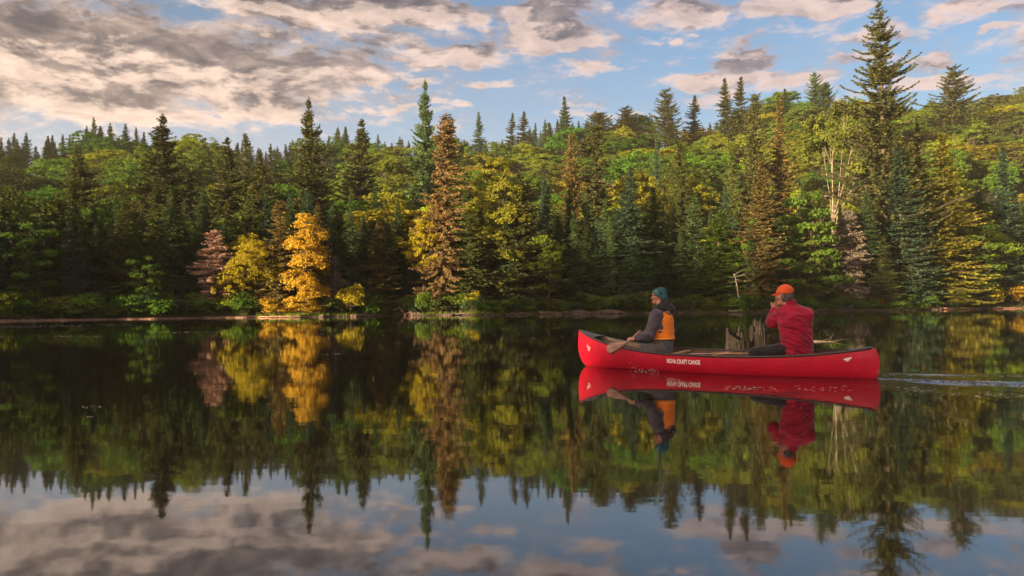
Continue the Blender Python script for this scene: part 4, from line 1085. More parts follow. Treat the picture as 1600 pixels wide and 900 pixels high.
# ------------------------------------------------------------------ people: one continuous surface each, grown from tapered limbs
def sdf_grid(prims, h, pad=.05, k=.03, cuts=()):
    """prims: dict(a, b, ra, rb, sq=(axis, scale), k=blend). Returns vertices and quads of the blended surface."""
    lo = np.min([np.minimum(p['a'], p['b']) - max(p['ra'], p['rb']) * 1.5 for p in prims], 0) - pad
    hi = np.max([np.maximum(p['a'], p['b']) + max(p['ra'], p['rb']) * 1.5 for p in prims], 0) + pad
    n = np.ceil((hi - lo) / h).astype(int) + 1
    D = np.full(n, .2, np.float32)
    ax = [lo[i] + h * np.arange(n[i]) for i in range(3)]
    for p in prims:
        a = np.array(p['a'], float); b = np.array(p['b'], float); ra, rb = p['ra'], p['rb']; kk = p.get('k', k)
        m = max(ra, rb) * max(1, p['sq'][1] if 'sq' in p else 1) + kk + 2 * h
        i0 = np.maximum(0, ((np.minimum(a, b) - m - lo) / h).astype(int)); i1 = np.minimum(n, ((np.maximum(a, b) + m - lo) / h).astype(int) + 2)
        sl = tuple(slice(i0[i], i1[i]) for i in range(3))
        X, Y, Z = np.meshgrid(ax[0][sl[0]], ax[1][sl[1]], ax[2][sl[2]], indexing='ij')
        P = np.stack([X, Y, Z], -1)
        if 'sq' in p:
            axis = unit(np.array(p['sq'][0], float)); c = (a + b) / 2; sc = p['sq'][1]
            pr = (P - c) @ axis
            P = P + axis * (pr * (1 / sc - 1))[..., None]
            a = a + axis * ((a - c) @ axis * (1 / sc - 1)); b = b + axis * ((b - c) @ axis * (1 / sc - 1))
        ba = b - a; L2 = max(ba @ ba, 1e-9)
        t = np.clip(((P - a) @ ba) / L2, 0, 1)
        d = np.linalg.norm(P - a - t[..., None] * ba, axis=-1) - (ra + (rb - ra) * t)
        g = D[sl]
        if p.get('cut'):
            hh = np.clip(.5 - .5 * (g + d) / kk, 0, 1); D[sl] = g * (1 - hh) + (-d) * hh + kk * hh * (1 - hh)
        else:
            hh = np.clip(.5 + .5 * (g - d) / kk, 0, 1); D[sl] = g * (1 - hh) + d * hh - kk * hh * (1 - hh)
    if cuts:
        X, Y, Z = np.meshgrid(*ax, indexing='ij')
        for c in cuts: D = np.maximum(D, c(X, Y, Z))
    D[0] = D[-1] = .1; D[:, 0] = D[:, -1] = .1; D[:, :, 0] = D[:, :, -1] = .1
    # surface nets
    s = D < 0
    acc = np.zeros((n[0] - 1, n[1] - 1, n[2] - 1, 3), np.float32); cnt = np.zeros((n[0] - 1, n[1] - 1, n[2] - 1), np.float32)
    def sub(A, o): return A[o[0]:n[0] - 1 + o[0], o[1]:n[1] - 1 + o[1], o[2]:n[2] - 1 + o[2]]
    for ax_ in range(3):
        o1, o2 = [i for i in range(3) if i != ax_]
        for u in (0, 1):
            for v in (0, 1):
                q = [0, 0, 0]; q[o1] = u; q[o2] = v; r = list(q); r[ax_] = 1
                A, B = sub(D, q), sub(D, r); cr = (A < 0) != (B < 0)
                t = np.where(cr, A / np.where(cr, A - B, 1), 0)
                pos = np.zeros(A.shape + (3,), np.float32); pos[..., o1] = u; pos[..., o2] = v; pos[..., ax_] = t
                acc += pos * cr[..., None]; cnt += cr
    act = cnt > 0; idx = np.full(act.shape, -1, np.int64); idx[act] = np.arange(act.sum())
    I = np.argwhere(act)
    V = lo + h * (I + acc[act] / cnt[act][:, None])
    Q = []
    for ax_ in range(3):
        o1, o2 = [(1, 2), (2, 0), (0, 1)][ax_]
        sl0 = [slice(1, n[i] - 1) for i in range(3)]; sl0[ax_] = slice(0, n[ax_] - 1)
        sl1 = list(sl0); sl1[ax_] = slice(1, n[ax_])
        A, B = s[tuple(sl0)], s[tuple(sl1)]
        for flip, msk in ((False, A & ~B), (True, ~A & B)):
            J = np.argwhere(msk); J = J + np.array([0 if i == ax_ else 1 for i in range(3)])
            e1 = np.zeros(3, int); e1[o1] = 1; e2 = np.zeros(3, int); e2[o2] = 1
            c = [J - e1 - e2, J - e2, J, J - e1]
            q = np.stack([idx[x[:, 0], x[:, 1], x[:, 2]] for x in c], 1)
            Q.append(q[:, ::-1] if flip else q)
    return V, np.concatenate(Q)
def cone(a, b, ra, rb=None, **k): return dict(a=np.array(a, float), b=np.array(b, float), ra=ra, rb=ra if rb is None else rb, **k)
def ball(c, r, **k): return cone(c, c, r, r, **k)
def shape(name, prims, h, mat, parent, k=.03, cuts=(), fold=None, smooth=True):
    V, Q = sdf_grid(prims, h, k=k, cuts=cuts)
    if fold:      # creases of cloth: (amount, scale, stretch)
        amt, sc, st = fold
        me0 = np_mesh('tmp', V, [Q], mat, True); nr = np.zeros(len(V) * 3, np.float32); me0.vertices.foreach_get('normal', nr); nr = nr.reshape(-1, 3)
        f = np.array([1 - abs(noise.noise(Vector((p[0] * sc * st[0], p[1] * sc * st[1], (p[2] + .35 * p[0]) * sc * st[2])))) * 2.4 for p in V])
        V = V + nr * (amt * f)[:, None]; bpy.data.meshes.remove(me0)
    me = np_mesh(name, V, [Q], mat, smooth)
    o = mesh_obj(name, me, parent); return o

M_SKIN = pbr('skin', (.52, .27, .19), .5, .15, 12.0, .001, 60.0)
M_HAIRG = pbr('grey_hair', (.16, .15, .15), .8, .5, 40.0, .004, 90.0, stretch=(1, 1, .3))
def cloth(name, c, c2, sc=5.0, rough=.85, bump=.003, bs=35.0, st=None, sheen=.2): return pbr(name, c, rough, .3, sc, bump, bs, col2=c2, stretch=st, sheen=sheen, spec=.25)
M_JKT = cloth('grey_purple_jacket', (.10, .09, .115), (.05, .055, .085), 9.0)
M_HOOD = cloth('dark_hood', (.025, .027, .035), (.015, .016, .02))
M_PFD = cloth('orange_vest', (.85, .26, .02), (.70, .20, .015), 4.0, .75, .002, 20.0)
M_SEAM = cloth('orange_seam', (.95, .42, .06), (.8, .34, .05))
M_TRS = cloth('dark_teal_trousers', (.075, .10, .11), (.09, .08, .08), 6.0)
M_TEAL = cloth('teal_cushion', (.03, .22, .24), (.02, .14, .16))
M_BRN = cloth('brown_grey_fabric', (.20, .16, .13), (.11, .09, .08), 8.0)
M_RJ = cloth('crimson_jacket', (.32, .008, .040), (.19, .005, .024), 5.0, .8, .004, 22.0, st=(1, 1, 1.8))
M_BLK = cloth('black_trousers', (.018, .02, .026), (.012, .012, .016), 6.0)
M_CAP = cloth('orange_cap', (.72, .11, .025), (.55, .08, .02), 12.0)
M_CAPD = cloth('cap_backing', (.05, .05, .055), (.03, .03, .03))
M_LENS = pbr('dark_glass', (.01, .01, .012), .1, .1, 5.0)
def hat_mat():
    m, t, out = new_mat('patterned_teal_hat'); b = t.node('ShaderNodeBsdfPrincipled'); tc = t.node('ShaderNodeTexCoord').outputs['Object']
    n = t.noise(tc, 22.0, 3, .6, 1.0); n2 = t.noise(tc, 30.0, 2, .5, 2.0)
    c = t.mix(t.ramp(n, .42, .50), (.008, .02, .11, 1), (.012, .11, .13, 1))
    c = t.mix(t.ramp(n2, .56, .62), c, (.04, .17, .07, 1)); c = t.mix(t.ramp(n, .60, .66), c, (.07, .22, .24, 1))
    t.l.new(c, b.inputs['Base Color']); b.inputs['Roughness'].default_value = .85; t.l.new(b.outputs[0], out.inputs[0]); return m
M_HAT = hat_mat()

def fingers(wrist, d, n, thumb, size=.17, curl=1.0, half=None):
    """palm and five separate fingers: d along the hand, n out of the palm (towards what is held), thumb side vector"""
    wrist = np.array(wrist, float); d = unit(np.array(d, float)); n = np.array(n, float); n = unit(n - d * (n @ d)); s = np.array(thumb, float); s = unit(s - d * (s @ d) - n * (s @ n))
    pl = size * .5; prim = []
    palm0 = wrist + d * size * .08; palm1 = wrist + d * pl
    for q in (-.5, -.17, .17, .5):
        prim.append(cone(wrist + s * q * size * .22 + d * .01, palm1 + s * q * size * .40, .014, .0125, k=.012))
    for q, ln in zip((.5, .17, -.17, -.5), (.40, .45, .42, .33)):
        p = palm1 + s * q * size * .40; a = .35 * curl; L = size * ln
        for seg, (fl, r0, r1) in enumerate(((.45, .0098, .0092), (.32, .0092, .0085), (.23, .0085, .0070))):
            dd = unit(d * math.cos(a) + n * math.sin(a)); e = p + dd * L * fl
            prim.append(cone(p, e, r0, r1, k=.003)); p = e; a += .85 * curl
    p = wrist + d * size * .14 + s * size * .22; a = .8
    dd = unit(d * .6 + s * .75 + n * .35 * curl); e = p + dd * size * .22; prim.append(cone(p, e, .0125, .0105, k=.008))
    dd = unit(d * .85 + s * .15 + n * .7 * curl); prim.append(cone(e, e + dd * size * .2, .0105, .008, k=.003))
    return prim
def head_prims(c, f, up, s=1.0):
    """head with face: c is its centre, f where it looks"""
    c = np.array(c, float); f = unit(np.array(f, float)); up = unit(np.array(up, float) - f * (f @ np.array(up, float))); r = np.cross(f, up)
    P = lambda x, y, z: c + (f * x + r * y + up * z) * s
    pr = [ball(P(-.012, 0, .030), .083 * s, sq=(f, 1.12), k=.02), cone(P(.045, 0, -.02), P(.050, 0, -.075), .058 * s, .040 * s, k=.03), cone(P(.07, 0, .0), P(.074, 0, .04), .03 * s, .03 * s, k=.03),
          cone(P(.090, 0, .018), P(.108, 0, -.022), .009 * s, .014 * s, k=.010), ball(P(.078, 0, -.096), .022 * s, k=.02), cone(P(.082, -.018, -.058), P(.082, .018, -.058), .012 * s, k=.008),
          cone(P(.080, -.03, .030), P(.080, .03, .030), .011 * s, k=.012)]
    for q in (-1, 1):
        pr.append(cone(P(-.002, q * .078, .018), P(-.006, q * .080, -.022), .016 * s, .010 * s, sq=(r, .5), k=.006))
        pr.append(ball(P(.055, q * .038, -.018), .025 * s, k=.02))
        pr.append(ball(P(.094, q * .030, .012), .010 * s, cut=True, k=.006))
    pr.append(cone(P(.100, -.020, -.060), P(.100, .020, -.060), .0035 * s, k=.003, cut=True))
    eyes = [P(.083, q * .030, .010) for q in (-1, 1)]
    return pr, eyes, P

CI = CANOE_MH.inverted()
CMH = np.array(CANOE_MH)
def lc(x, y, z):     # canoe coordinates -> world
    return (CMH @ np.array([x, y, z, 1.0]))[:3]
def lv(x, y, z): return CMH[:3, :3] @ np.array([x, y, z], float)
def px_lat(px, py, lat):
    """world point seen at a pixel that lies `lat` metres across from the canoe's centre line (minus: camera side)"""
    d = ray(px, py); n = lv(0, 1, 0); c = lc(0, lat, 0)
    return CAM_P + d * (((c - CAM_P) @ n) / (d @ n))
FWD = lv(-1, 0, 0); RGT = lv(0, 1, 0); UP = np.array([0, 0, 1.0])
WHO = []

def woman():
    root = empty('person', lc(-.91, 0, .25)); o0 = np.array(root.location)
    tag(root, 'bow paddler in a patterned teal hat, grey jacket and orange life vest, holding a paddle', 'person')
    L = lambda p: np.array(p) - o0
    hip = L(px_lat(1035, 544, 0)); waist = L(px_lat(1037, 527, 0)); chest = L(px_lat(1036, 503, 0)); neck0 = L(px_lat(1033, 485, 0)); neck1 = L(px_lat(1030, 473, 0))
    hc = L(px_lat(1028.5, 463.5, 0)); look = unit(FWD * 1.0 + RGT * -.02 + UP * .02)
    shl = L(px_lat(1024.5, 492, -.185)); shr = L(px_lat(1038, 489, .185))
    ell = L(px_lat(1014.5, 523.5, -.27)); wrl = L(px_lat(992.5, 529.5, -.36)); hdl = L(px_lat(986.5, 529.5, -.385))
    grip = L(px_lat(998, 521, -.02)); elr = L(px_lat(1022, 522, .25)); wrr = L(px_lat(1004, 521.5, .04))
    kneel = L(px_lat(1000, 556, -.20)); kneer = L(px_lat(1006, 546, .16))
    hipl, hipr = hip + RGT * -.10, hip + RGT * .10
    footl = kneel + FWD * -.05 - UP * .26; footr = kneer + FWD * -.02 - UP * .30
    pr, eyes, P = head_prims(hc, look, UP, .97)
    torso = [cone(hip, waist, .125, .115, sq=(RGT, 1.25)), cone(waist, chest, .115, .125, sq=(RGT, 1.3)), cone(shl * .75 + shr * .25, shr * .75 + shl * .25, .072, k=.06)]
    body = pr + [cone(neck0 - UP * .03, hc - UP * .05 - FWD * .015, .055, .052)] + torso + [
        cone(shl, ell, .050, .040), cone(ell, wrl, .040, .026), cone(shr, elr, .050, .040), cone(elr, wrr, .040, .026),
        cone(hipl, kneel, .085, .058), cone(hipr, kneer, .085, .058), cone(kneel, footl, .055, .04), cone(kneer, footr, .055, .04),
        cone(footl, footl + FWD * .14 - UP * .01, .038, .03), cone(footr, footr + FWD * .14 - UP * .01, .038, .03)]
    body += fingers(wrl, hdl - wrl, -UP * .7 + RGT * .4, FWD * .2 + UP + RGT * .4, .165, 1.1)
    body += fingers(wrr, unit(grip - wrr), -UP, RGT * -1, .165, 1.2)
    shape('body', body, .0058, M_SKIN, root, k=.02)
    for e in eyes:
        m = MB(); m.tube([e, e + look * .006], [.007, .003], 8); m.build('eye', M_LENS, root)
    # jacket with sleeves
    j = [cone(hip + UP * .02, waist, .140, .130, sq=(RGT, 1.25)), cone(waist, chest, .130, .140, sq=(RGT, 1.28)), cone(shl * .8 + shr * .2, shr * .8 + shl * .2, .090, k=.06), cone(chest + UP * .02, neck0, .13, .085),
         cone(shl, ell, .082, .076), cone(ell, ell * .2 + wrl * .8, .074, .048), cone(shr, elr, .072, .062), cone(elr, elr * .2 + wrr * .8, .062, .046)]
    shape('jacket', j, .010, M_JKT, root, k=.03, fold=(.009, 9.0, (1, 1, 1.6)))
    for e_, w_ in ((ell, wrl), (elr, wrr)):
        shape('cuff', [cone(e_ * .26 + w_ * .74, e_ * .04 + w_ * .96, .042, .034)], .007, M_HOOD, root)
    # hood bunched round the neck and falling behind
    hd = [cone(neck0 + UP * .03 + FWD * .06 - RGT * .05, neck0 + UP * .045 + FWD * .06 + RGT * .05, .050), cone(neck0 + UP * .05 - RGT * .075, neck0 + UP * .05 - FWD * .09 - RGT * .05, .052, .06), cone(neck0 + UP * .05 + RGT * .075, neck0 + UP * .05 - FWD * .09 + RGT * .05, .052, .06),
          cone(neck0 + UP * .075 - FWD * .08, neck0 + UP * .02 - FWD * .15, .085, .070), ball(neck0 + UP * .10 - FWD * .06, .07)]
    shape('hood', hd, .008, M_HOOD, root, k=.03, fold=(.010, 14.0, (1, 1, 1)))
    shape('hood_lining', [cone(neck0 - FWD * .135 - UP * .02 - RGT * .03, neck0 - FWD * .15 - UP * .02 + RGT * .05, .045, .04)], .008, M_BRN, root, fold=(.006, 14, (1, 1, 1)))
    # life vest: back and side panels, arm holes left open
    pf = [cone(waist - UP * .035, waist, .158, .158, sq=(RGT, 1.15), k=.02), cone(waist, chest + UP * .02, .158, .158, sq=(RGT, 1.12), k=.02), cone(chest + UP * .02 , chest + UP * .09, .15, .11, sq=(RGT, 1.12), k=.02)]
    pf += [ball(shl + UP * .00, .120, cut=True, k=.015), ball(shr + UP * .00, .120, cut=True, k=.015), cone(shl, ell, .085, .085, cut=True, k=.015), cone(shr, elr, .085, .085, cut=True, k=.015), ball(neck0 + UP * .06, .10, cut=True, k=.015)]
    zlo, zhi = (waist - UP * .035)[2], (neck0)[2] + .015
    vest = shape('life_vest', pf, .008, M_PFD, root, k=.02, cuts=[lambda X, Y, Z: zlo - Z, lambda X, Y, Z: Z - zhi])
    # belt seam at the waist and curved seam over the lower back
    m = MB(); th = np.linspace(0, 2 * PI, 41)
    m.tube([waist - UP * .012 + (-FWD * math.cos(t) * .163 + RGT * math.sin(t) * .187) for t in th], .010, 6); m.build('belt', M_SEAM, vest, True)
    m = MB(); th = np.linspace(-1.9, 1.9, 21)
    m.tube([waist + UP * (.095 + .05 * (t / 1.9) ** 2) + (-FWD * math.cos(t) * .161 + RGT * math.sin(t) * .183) for t in th], .006, 6); m.build('seam', M_SEAM, vest, True)
    m = MB(); c_ = chest + UP * .045 - FWD * .155 - RGT * .02
    m.box(c_, (.05, .012, .007), np.stack([RGT, FWD, UP], 1)); m.build('vest_tag', M_HOOD, vest)
    # skirt of the jacket and trousers
    tr = [cone(hip - UP * .06, waist - UP * .09, .142, .135, sq=(RGT, 1.22)), cone(hipl, kneel, .100, .074), cone(hipr, kneer, .100, .074), cone(kneel, footl, .070, .055), cone(kneer, footr, .070, .055)]
    shape('trousers', tr, .010, M_TRS, root, k=.03, fold=(.008, 10.0, (1, 1, 1.5)))
    # hat: knitted cap pulled to the brow
    hcu = hc + UP * .028 - look * .012
    shape('hat', [ball(hcu, .103, sq=(look, 1.14), k=.02), ball(hcu + UP * .025 - look * .035, .096, k=.02), ball(hcu - look * .055 - UP * .035, .084, k=.02)], .007, M_HAT, root, cuts=[
        lambda X, Y, Z: (hc[2] + .022 - Z) + ((X - hc[0]) * look[0] + (Y - hc[1]) * look[1]) * .55])
    # sunglasses: two lenses and the arms along the temples
    gl = MB(); fwd_ = look; r_ = np.cross(look, UP)
    for q in (-1, 1):
        gl.tube([P(.100, q * .012, .014), P(.104, q * .032, .016), P(.094, q * .056, .016)], [.008, .016, .010], 8, flat=.5)
        gl.tube([P(.094, q * .060, .020), P(.04, q * .080, .022), P(-.01, q * .086, .014)], .0035, 5)
    gl.build('sunglasses', M_LENS, root, True)
    WHO.append((root, o0, hdl, wrl, grip))
    return o0, hdl, grip
W0, HDL, GRIP = woman()

def paddle():
    a = W0 + HDL; b = W0 + GRIP + UP * .02
    tip = px_lat(947, 544, -.62); neckp = px_lat(981, 534, -.43); low = px_lat(958, 551, -.60)
    root = empty('paddle', neckp); o0 = np.array(root.location)
    tag(root, 'wooden paddle held flat over the red bow by the paddler in the orange vest', 'paddle')
    L = lambda p: np.array(p) - o0
    m = MB(); m.tube([L(b) + (L(b) - L(a)) * .1, L(a) + UP * .0 , L(neckp)], [.014, .014, .015], 10); m.build('shaft', M_ASH, root, True)
    g = MB(); d = unit(L(b) - L(a)); g.tube([L(b) + d * .04 - lv(0, 1, 0) * .045, L(b) + d * .055, L(b) + d * .04 + lv(0, 1, 0) * .045], [.012, .017, .012], 8); g.build('grip', M_ASH, root, True)
    # blade, teardrop outline spread in the plane spanned by its axis and width
    end = L(px_lat(948.5, 548, -.62)); ax = end; ln = np.linalg.norm(ax); ax = ax / ln
    wv = L(px_lat(966, 553, -.52)) - L(px_lat(963, 537, -.52)); wv = unit(wv - ax * (wv @ ax)); nn = np.cross(ax, wv)
    f = np.linspace(0, 1, 22); w = .016 + .063 * np.sin(np.clip(f, 0, 1) ** 1.15 * PI * .60) ** 1.1 * (1 - np.clip((f - .86) / .14, 0, 1) ** 2.4)
    w[-1] = .012
    V = []
    for fi, wi in zip(f, w):
        c = ax * ln * fi; th = .010 * (1 - fi) + .003
        V += [c - wv * wi, c - wv * wi * .5 + nn * th, c + nn * (th + .004 * (1 - fi)), c + wv * wi * .5 + nn * th, c + wv * wi, c + wv * wi * .5 - nn * th, c - nn * (th + .004 * (1 - fi)), c - wv * wi * .5 - nn * th]
    i, j = np.meshgrid(np.arange(21), np.arange(8), indexing='ij'); j2 = (j + 1) % 8
    Q = np.stack([i * 8 + j, i * 8 + j2, (i + 1) * 8 + j2, (i + 1) * 8 + j], -1).reshape(-1, 4)
    mesh_obj('blade', np_mesh('blade', V, [Q], M_BLADE, True), root)
M_BLADE = pbr('paddle_blade_wood', (.40, .25, .19), .45, .25, 3.0, .001, 20.0, stretch=(2, 2, 8))
paddle()

def man():
    Dm = float(lc(1.21, 0, 0)[1])
    FW = unit(np.array([-.50, .866, 0])); RT = np.cross(FW, UP)
    base = lc(1.21, 0, .28); root = empty('person', base); o0 = np.array(root.location)
    tag(root, 'stern paddler in crimson jacket and orange cap, hands raised to his face', 'person')
    def at(px, py, f=0.0):      # pixel, moved f metres along his facing direction
        p = at_depth(px, py, Dm + f); return p - o0
    hip = at(1246, 546); waist = at(1245, 528); chest = at(1242, 503, .01); neck0 = at(1234, 480, .03); hc = at(1225.5, 462, .06)
    look = unit(np.array([-.80, .60, -.08]))
    shl = at(1221, 490, .06); shr = at(1262, 493, -.05)
    ell = at(1206.5, 503.5, .12); wrl = at(1208.5, 484, .22); hdl = at(1214, 476, .22)
    elr = at(1238, 510, .34); wrr = at(1213, 484, .36); hdr = at(1213, 476, .26)
    hipl, hipr = hip - RT * .1, hip + RT * .1
    kneel = px_lat(1180, 552, -.12) - o0; kneer = px_lat(1205, 549, .26) - o0
    footl = kneel + lv(.04, 0, -.30); footr = kneer + lv(.10, 0, -.30)
    pr, eyes, P = head_prims(hc, look, UP, 1.12)
    body = pr + [cone(neck0 - UP * .02, hc - UP * .05, .062, .060), cone(hip, waist, .135, .13, sq=(RT, 1.25)), cone(waist, chest, .13, .15, sq=(RT, 1.25)), cone(shl * .8 + shr * .2, shr * .8 + shl * .2, .08, k=.06),
        cone(shl, ell, .055, .045), cone(ell, wrl, .045, .030), cone(shr, elr, .055, .045), cone(elr, wrr, .045, .030), cone(hipl, kneel, .09, .065), cone(hipr, kneer, .09, .065),
        cone(kneel, footl, .06, .045), cone(kneer, footr, .06, .045), cone(footl, footl + lv(-.16, 0, -.01), .04, .032), cone(footr, footr + lv(-.16, 0, -.01), .04, .032)]
    body += fingers(wrl, hdl - wrl, FW + RT * .5, RT * .3 + FW, .18, .9)
    body += fingers(wrr, hdr - wrr, -RT + FW * .2, FW, .18, .9)
    shape('body', body, .0062, M_SKIN, root, k=.02)
    for e in eyes:
        m = MB(); m.tube([e, e + look * .006], [.008, .003], 8); m.build('eye', M_LENS, root)
    j = [cone(hip - UP * .02, waist, .185, .19, sq=(RT, 1.22)), cone(waist, chest, .19, .20, sq=(RT, 1.24)), cone(chest, chest + UP * .10, .19, .12, sq=(RT, 1.36)), cone(shl * .85 + shr * .15, shr * .85 + shl * .15, .104, k=.08),
         cone(shl, ell, .088, .074), cone(ell, ell * .12 + wrl * .88, .074, .050), cone(shr, elr, .088, .074), cone(elr, elr * .12 + wrr * .88, .074, .050), cone(neck0 - UP * .06, neck0 + UP * .055, .115, .072, k=.05)]
    cy = FW
    shape('jacket', j, .010, M_RJ, root, k=.035, fold=(.014, 7.0, (.8, .8, 2.0)),
          cuts=[lambda X, Y, Z: .045 - np.hypot(np.hypot(X - neck0[0] + .0, Y - neck0[1]), np.maximum(0, neck0[2] + .05 - Z)) ])
    shape('collar', [cone(neck0 + UP * .01 + RT * math.cos(t) * .068 + FW * math.sin(t) * .062, neck0 + UP * (.062 - .012 * math.sin(t)) + RT * math.cos(t) * .062 + FW * math.sin(t) * .058, .017, .012) for t in np.linspace(0, 2 * PI, 22)[:-1]], .007, M_RJ, root, k=.015)
    tr = [cone(hip - UP * .05, waist - UP * .10, .150, .14, sq=(RT, 1.2)), cone(hipl, kneel, .115, .085), cone(hipr, kneer, .115, .085), cone(kneel, footl, .082, .06), cone(kneer, footr, .082, .06)]
    shape('trousers', tr, .011, M_BLK, root, k=.03, fold=(.006, 9.0, (1, 1, 1)))
    # grey hair below the cap
    hcu = hc + UP * .030 - look * .014
    shape('hair', [ball(hcu - UP * .035 - look * .012, .100, sq=(look, 1.05)), cone(hc - UP * .02 - look * .06, hc - UP * .075 - look * .055, .055, .045)], .007, M_HAIRG, root, k=.02, fold=(.004, 60, (1, 1, .4)),
          cuts=[lambda X, Y, Z: ((X - hc[0]) * look[0] + (Y - hc[1]) * look[1]) - .012])
    # cap: crown, peak, strap opening at the back
    cap = shape('cap', [ball(hcu + UP * .012, .110, sq=(look, 1.12)), ball(hcu + UP * .03, .100)], .007, M_CAP, root, k=.02, cuts=[
        lambda X, Y, Z: (hc[2] + .030 - Z), 
        lambda X, Y, Z: .040 - np.sqrt(((X - hcu[0] + look[0] * .105) ** 2 + (Y - hcu[1] + look[1] * .105) ** 2) + (Z - hc[2] - .028) ** 2)])
    m = MB(); r_ = np.cross(look, UP); V = []; 
    for q in np.linspace(-1, 1, 11):
        w = .072 * q; ex = .075 * (1 - abs(q) ** 2.2)
        a = P(.085 * math.sqrt(max(0, 1 - (q * .85) ** 2)) + .0, w, .036); b = P(.085 * math.sqrt(max(0, 1 - (q * .85) ** 2)) + ex, w * .9, .030 - .020 * q * q - .008)
        V += [a + UP * .004, b + UP * .003, b - UP * .002, a - UP * .003]
    Q = []
    for i in range(10):
        for k_ in range(4): Q.append((i * 4 + k_, i * 4 + (k_ + 1) % 4, i * 4 + 4 + (k_ + 1) % 4, i * 4 + 4 + k_))
    m.add(V, Q); m.build('cap_peak', M_CAP, cap, True)
    m = MB(); m.tube([P(-.098 * math.cos(t) - .002, .088 * math.sin(t), .036 + .0) for t in np.linspace(-.6, .6, 9)], .007, 6, flat=1.6); m.build('cap_strap', M_CAP, cap, True)
man()

# ------------------------------------------------------------------ gear in the canoe
def gear():
    # spare paddle lying across the thwarts, pointing at the stern paddler's knee
    a = px_lat(1098, 557, -.02); b = px_lat(1150, 549.5, .10)
    a = lc(-.35, -.13, rim_z(.5) - .0); b = lc(.62, .05, rim_z(.5) + .012)
    e = empty('spare_paddle', a); o0 = np.array(e.location)
    tag(e, 'pale wooden spare paddle lying inside the canoe between the two paddlers', 'paddle')
    d = unit(b - a); s = unit(np.cross(UP, d))
    m = MB(); m.tube([(b - a) * .35, (b - a)], [.015, .014], 8); m.build('shaft', M_ASH, e, True)
    f = np.linspace(0, 1, 14); w = .02 + .075 * np.sin(np.clip(f, 0, 1) ** .7 * PI) ** .8; V = []
    for fi, wi in zip(f, w):
        c = (b - a) * .38 * fi
        V += [c - s * wi, c + UP * .008, c + s * wi, c - UP * .008]
    i, j = np.meshgrid(np.arange(13), np.arange(4), indexing='ij'); j2 = (j + 1) % 4
    mesh_obj('blade', np_mesh('blade', V, [np.stack([i * 4 + j, i * 4 + j2, (i + 1) * 4 + j2, (i + 1) * 4 + j], -1).reshape(-1, 4)], M_BLADE, True), e)
    # small yellow bailer-like sponge by the yoke and teal cushion under the bow paddler
    o = shape('sponge', [cone(lc(.62, -.10, .25), lc(.80, -.06, .25), .035, .035, sq=((0, 0, 1), .8))], .008, cloth('yellow_sponge', (.75, .42, .03), (.6, .3, .02)), None, fold=(.006, 20, (1, 1, 1)))
    tag(o, 'small yellow bundle lying in the canoe in front of the stern paddler', 'bundle')
    o = shape('cushion', [cone(lc(-.96, -.22, .215), lc(-.84, .2, .225), .07, .07, sq=((0, 0, 1), .4))], .01, M_TEAL, None)
    tag(o, 'teal cushion on the bow seat under the paddler in the orange vest', 'cushion')
gear()

# ------------------------------------------------------------------ stumps standing in the water behind the canoe
def stump(cx, cy_px, D, w, prof, label, k, mats):
    """ring of splintered wood: prof gives height along the rim"""
    base = at_depth(cx, cy_px, D); base[2] = -.25; r = np.random.default_rng(k)
    root = empty('tree_stump', base); tag(root, label, 'tree stump', 'broken stumps in the water behind the canoe')
    n = 46; V = []; th = np.linspace(0, 2 * PI, n, endpoint=False); jag = r.uniform(0, 1, n)
    lv_ = 9
    for l in range(lv_):
        f = l / (lv_ - 1)
        for i_, t in enumerate(th):
            top = np.interp(math.cos(t), [-1, -.6, -.2, .2, .6, 1], prof) * (.85 + .15 * math.sin(t)) + .14 * (jag[i_ // 3 % n] ** 2) - .05 + .03 * jag[i_]
            z = (top + .25) * f; rad = w * (1.15 - .28 * f + .05 * math.sin(t * 5 + k)) * (1 + .05 * r.normal() + .12 * (i_ % 3 == 0) * (1 - f * .4))
            lean = .12 * f * w
            V.append((rad * math.cos(t) - lean, rad * math.sin(t) * .8, z))
    for l in (7, 3):
        for i_, t in enumerate(th):
            q = V[l * n + i_]; V.append((q[0] * .72, q[1] * .72, q[2] - .01))
    Q = []
    for l in range(lv_ - 1):
        for i_ in range(n): Q.append((l * n + i_, l * n + (i_ + 1) % n, (l + 1) * n + (i_ + 1) % n, (l + 1) * n + i_))
    A, B, Cc = (lv_ - 1) * n, lv_ * n, (lv_ + 1) * n
    for i_ in range(n):
        j_ = (i_ + 1) % n; Q += [(A + i_, A + j_, B + j_, B + i_), (B + i_, B + j_, Cc + j_, Cc + i_)]
    mesh_obj('trunk', np_mesh('trunk', V, [np.array(Q)], mats[0], False), root)
    # upright splinters
    for q in range(4):
        t = r.uniform(0, 2 * PI); top = np.interp(math.cos(t), [-1, -.6, -.2, .2, .6, 1], prof)
        p = np.array([w * .88 * math.cos(t), w * .7 * math.sin(t), .25]); hgt = top + r.uniform(.0, .10)
        m = MB(); m.tube([p, p + [r.normal(0, .02), 0, hgt * .5], p + [r.normal(0, .04), 0, hgt]], [w * .16, w * .12, .006], 5, flat=.5)
        m.build('splinter', mats[1 + q % 2], root, False)
M_STUMP = pbr('wet_stump_wood', (.026, .020, .015), .8, .8, 3.0, .03, 12.0, col2=(.008, .007, .006), stretch=(6, 6, .6))
M_STUMPG = pbr('weathered_grey_wood', (.15, .14, .145), .85, .6, 3.0, .02, 14.0, col2=(.02, .018, .018), stretch=(8, 8, .5))
M_STUMPT = pbr('tan_split_wood', (.10, .07, .035), .85, .6, 3.0, .02, 14.0, col2=(.02, .014, .01), stretch=(8, 8, .5))
DS = 17.5
def sh(px, ytop): return float(at_depth(px, ytop, DS)[2])
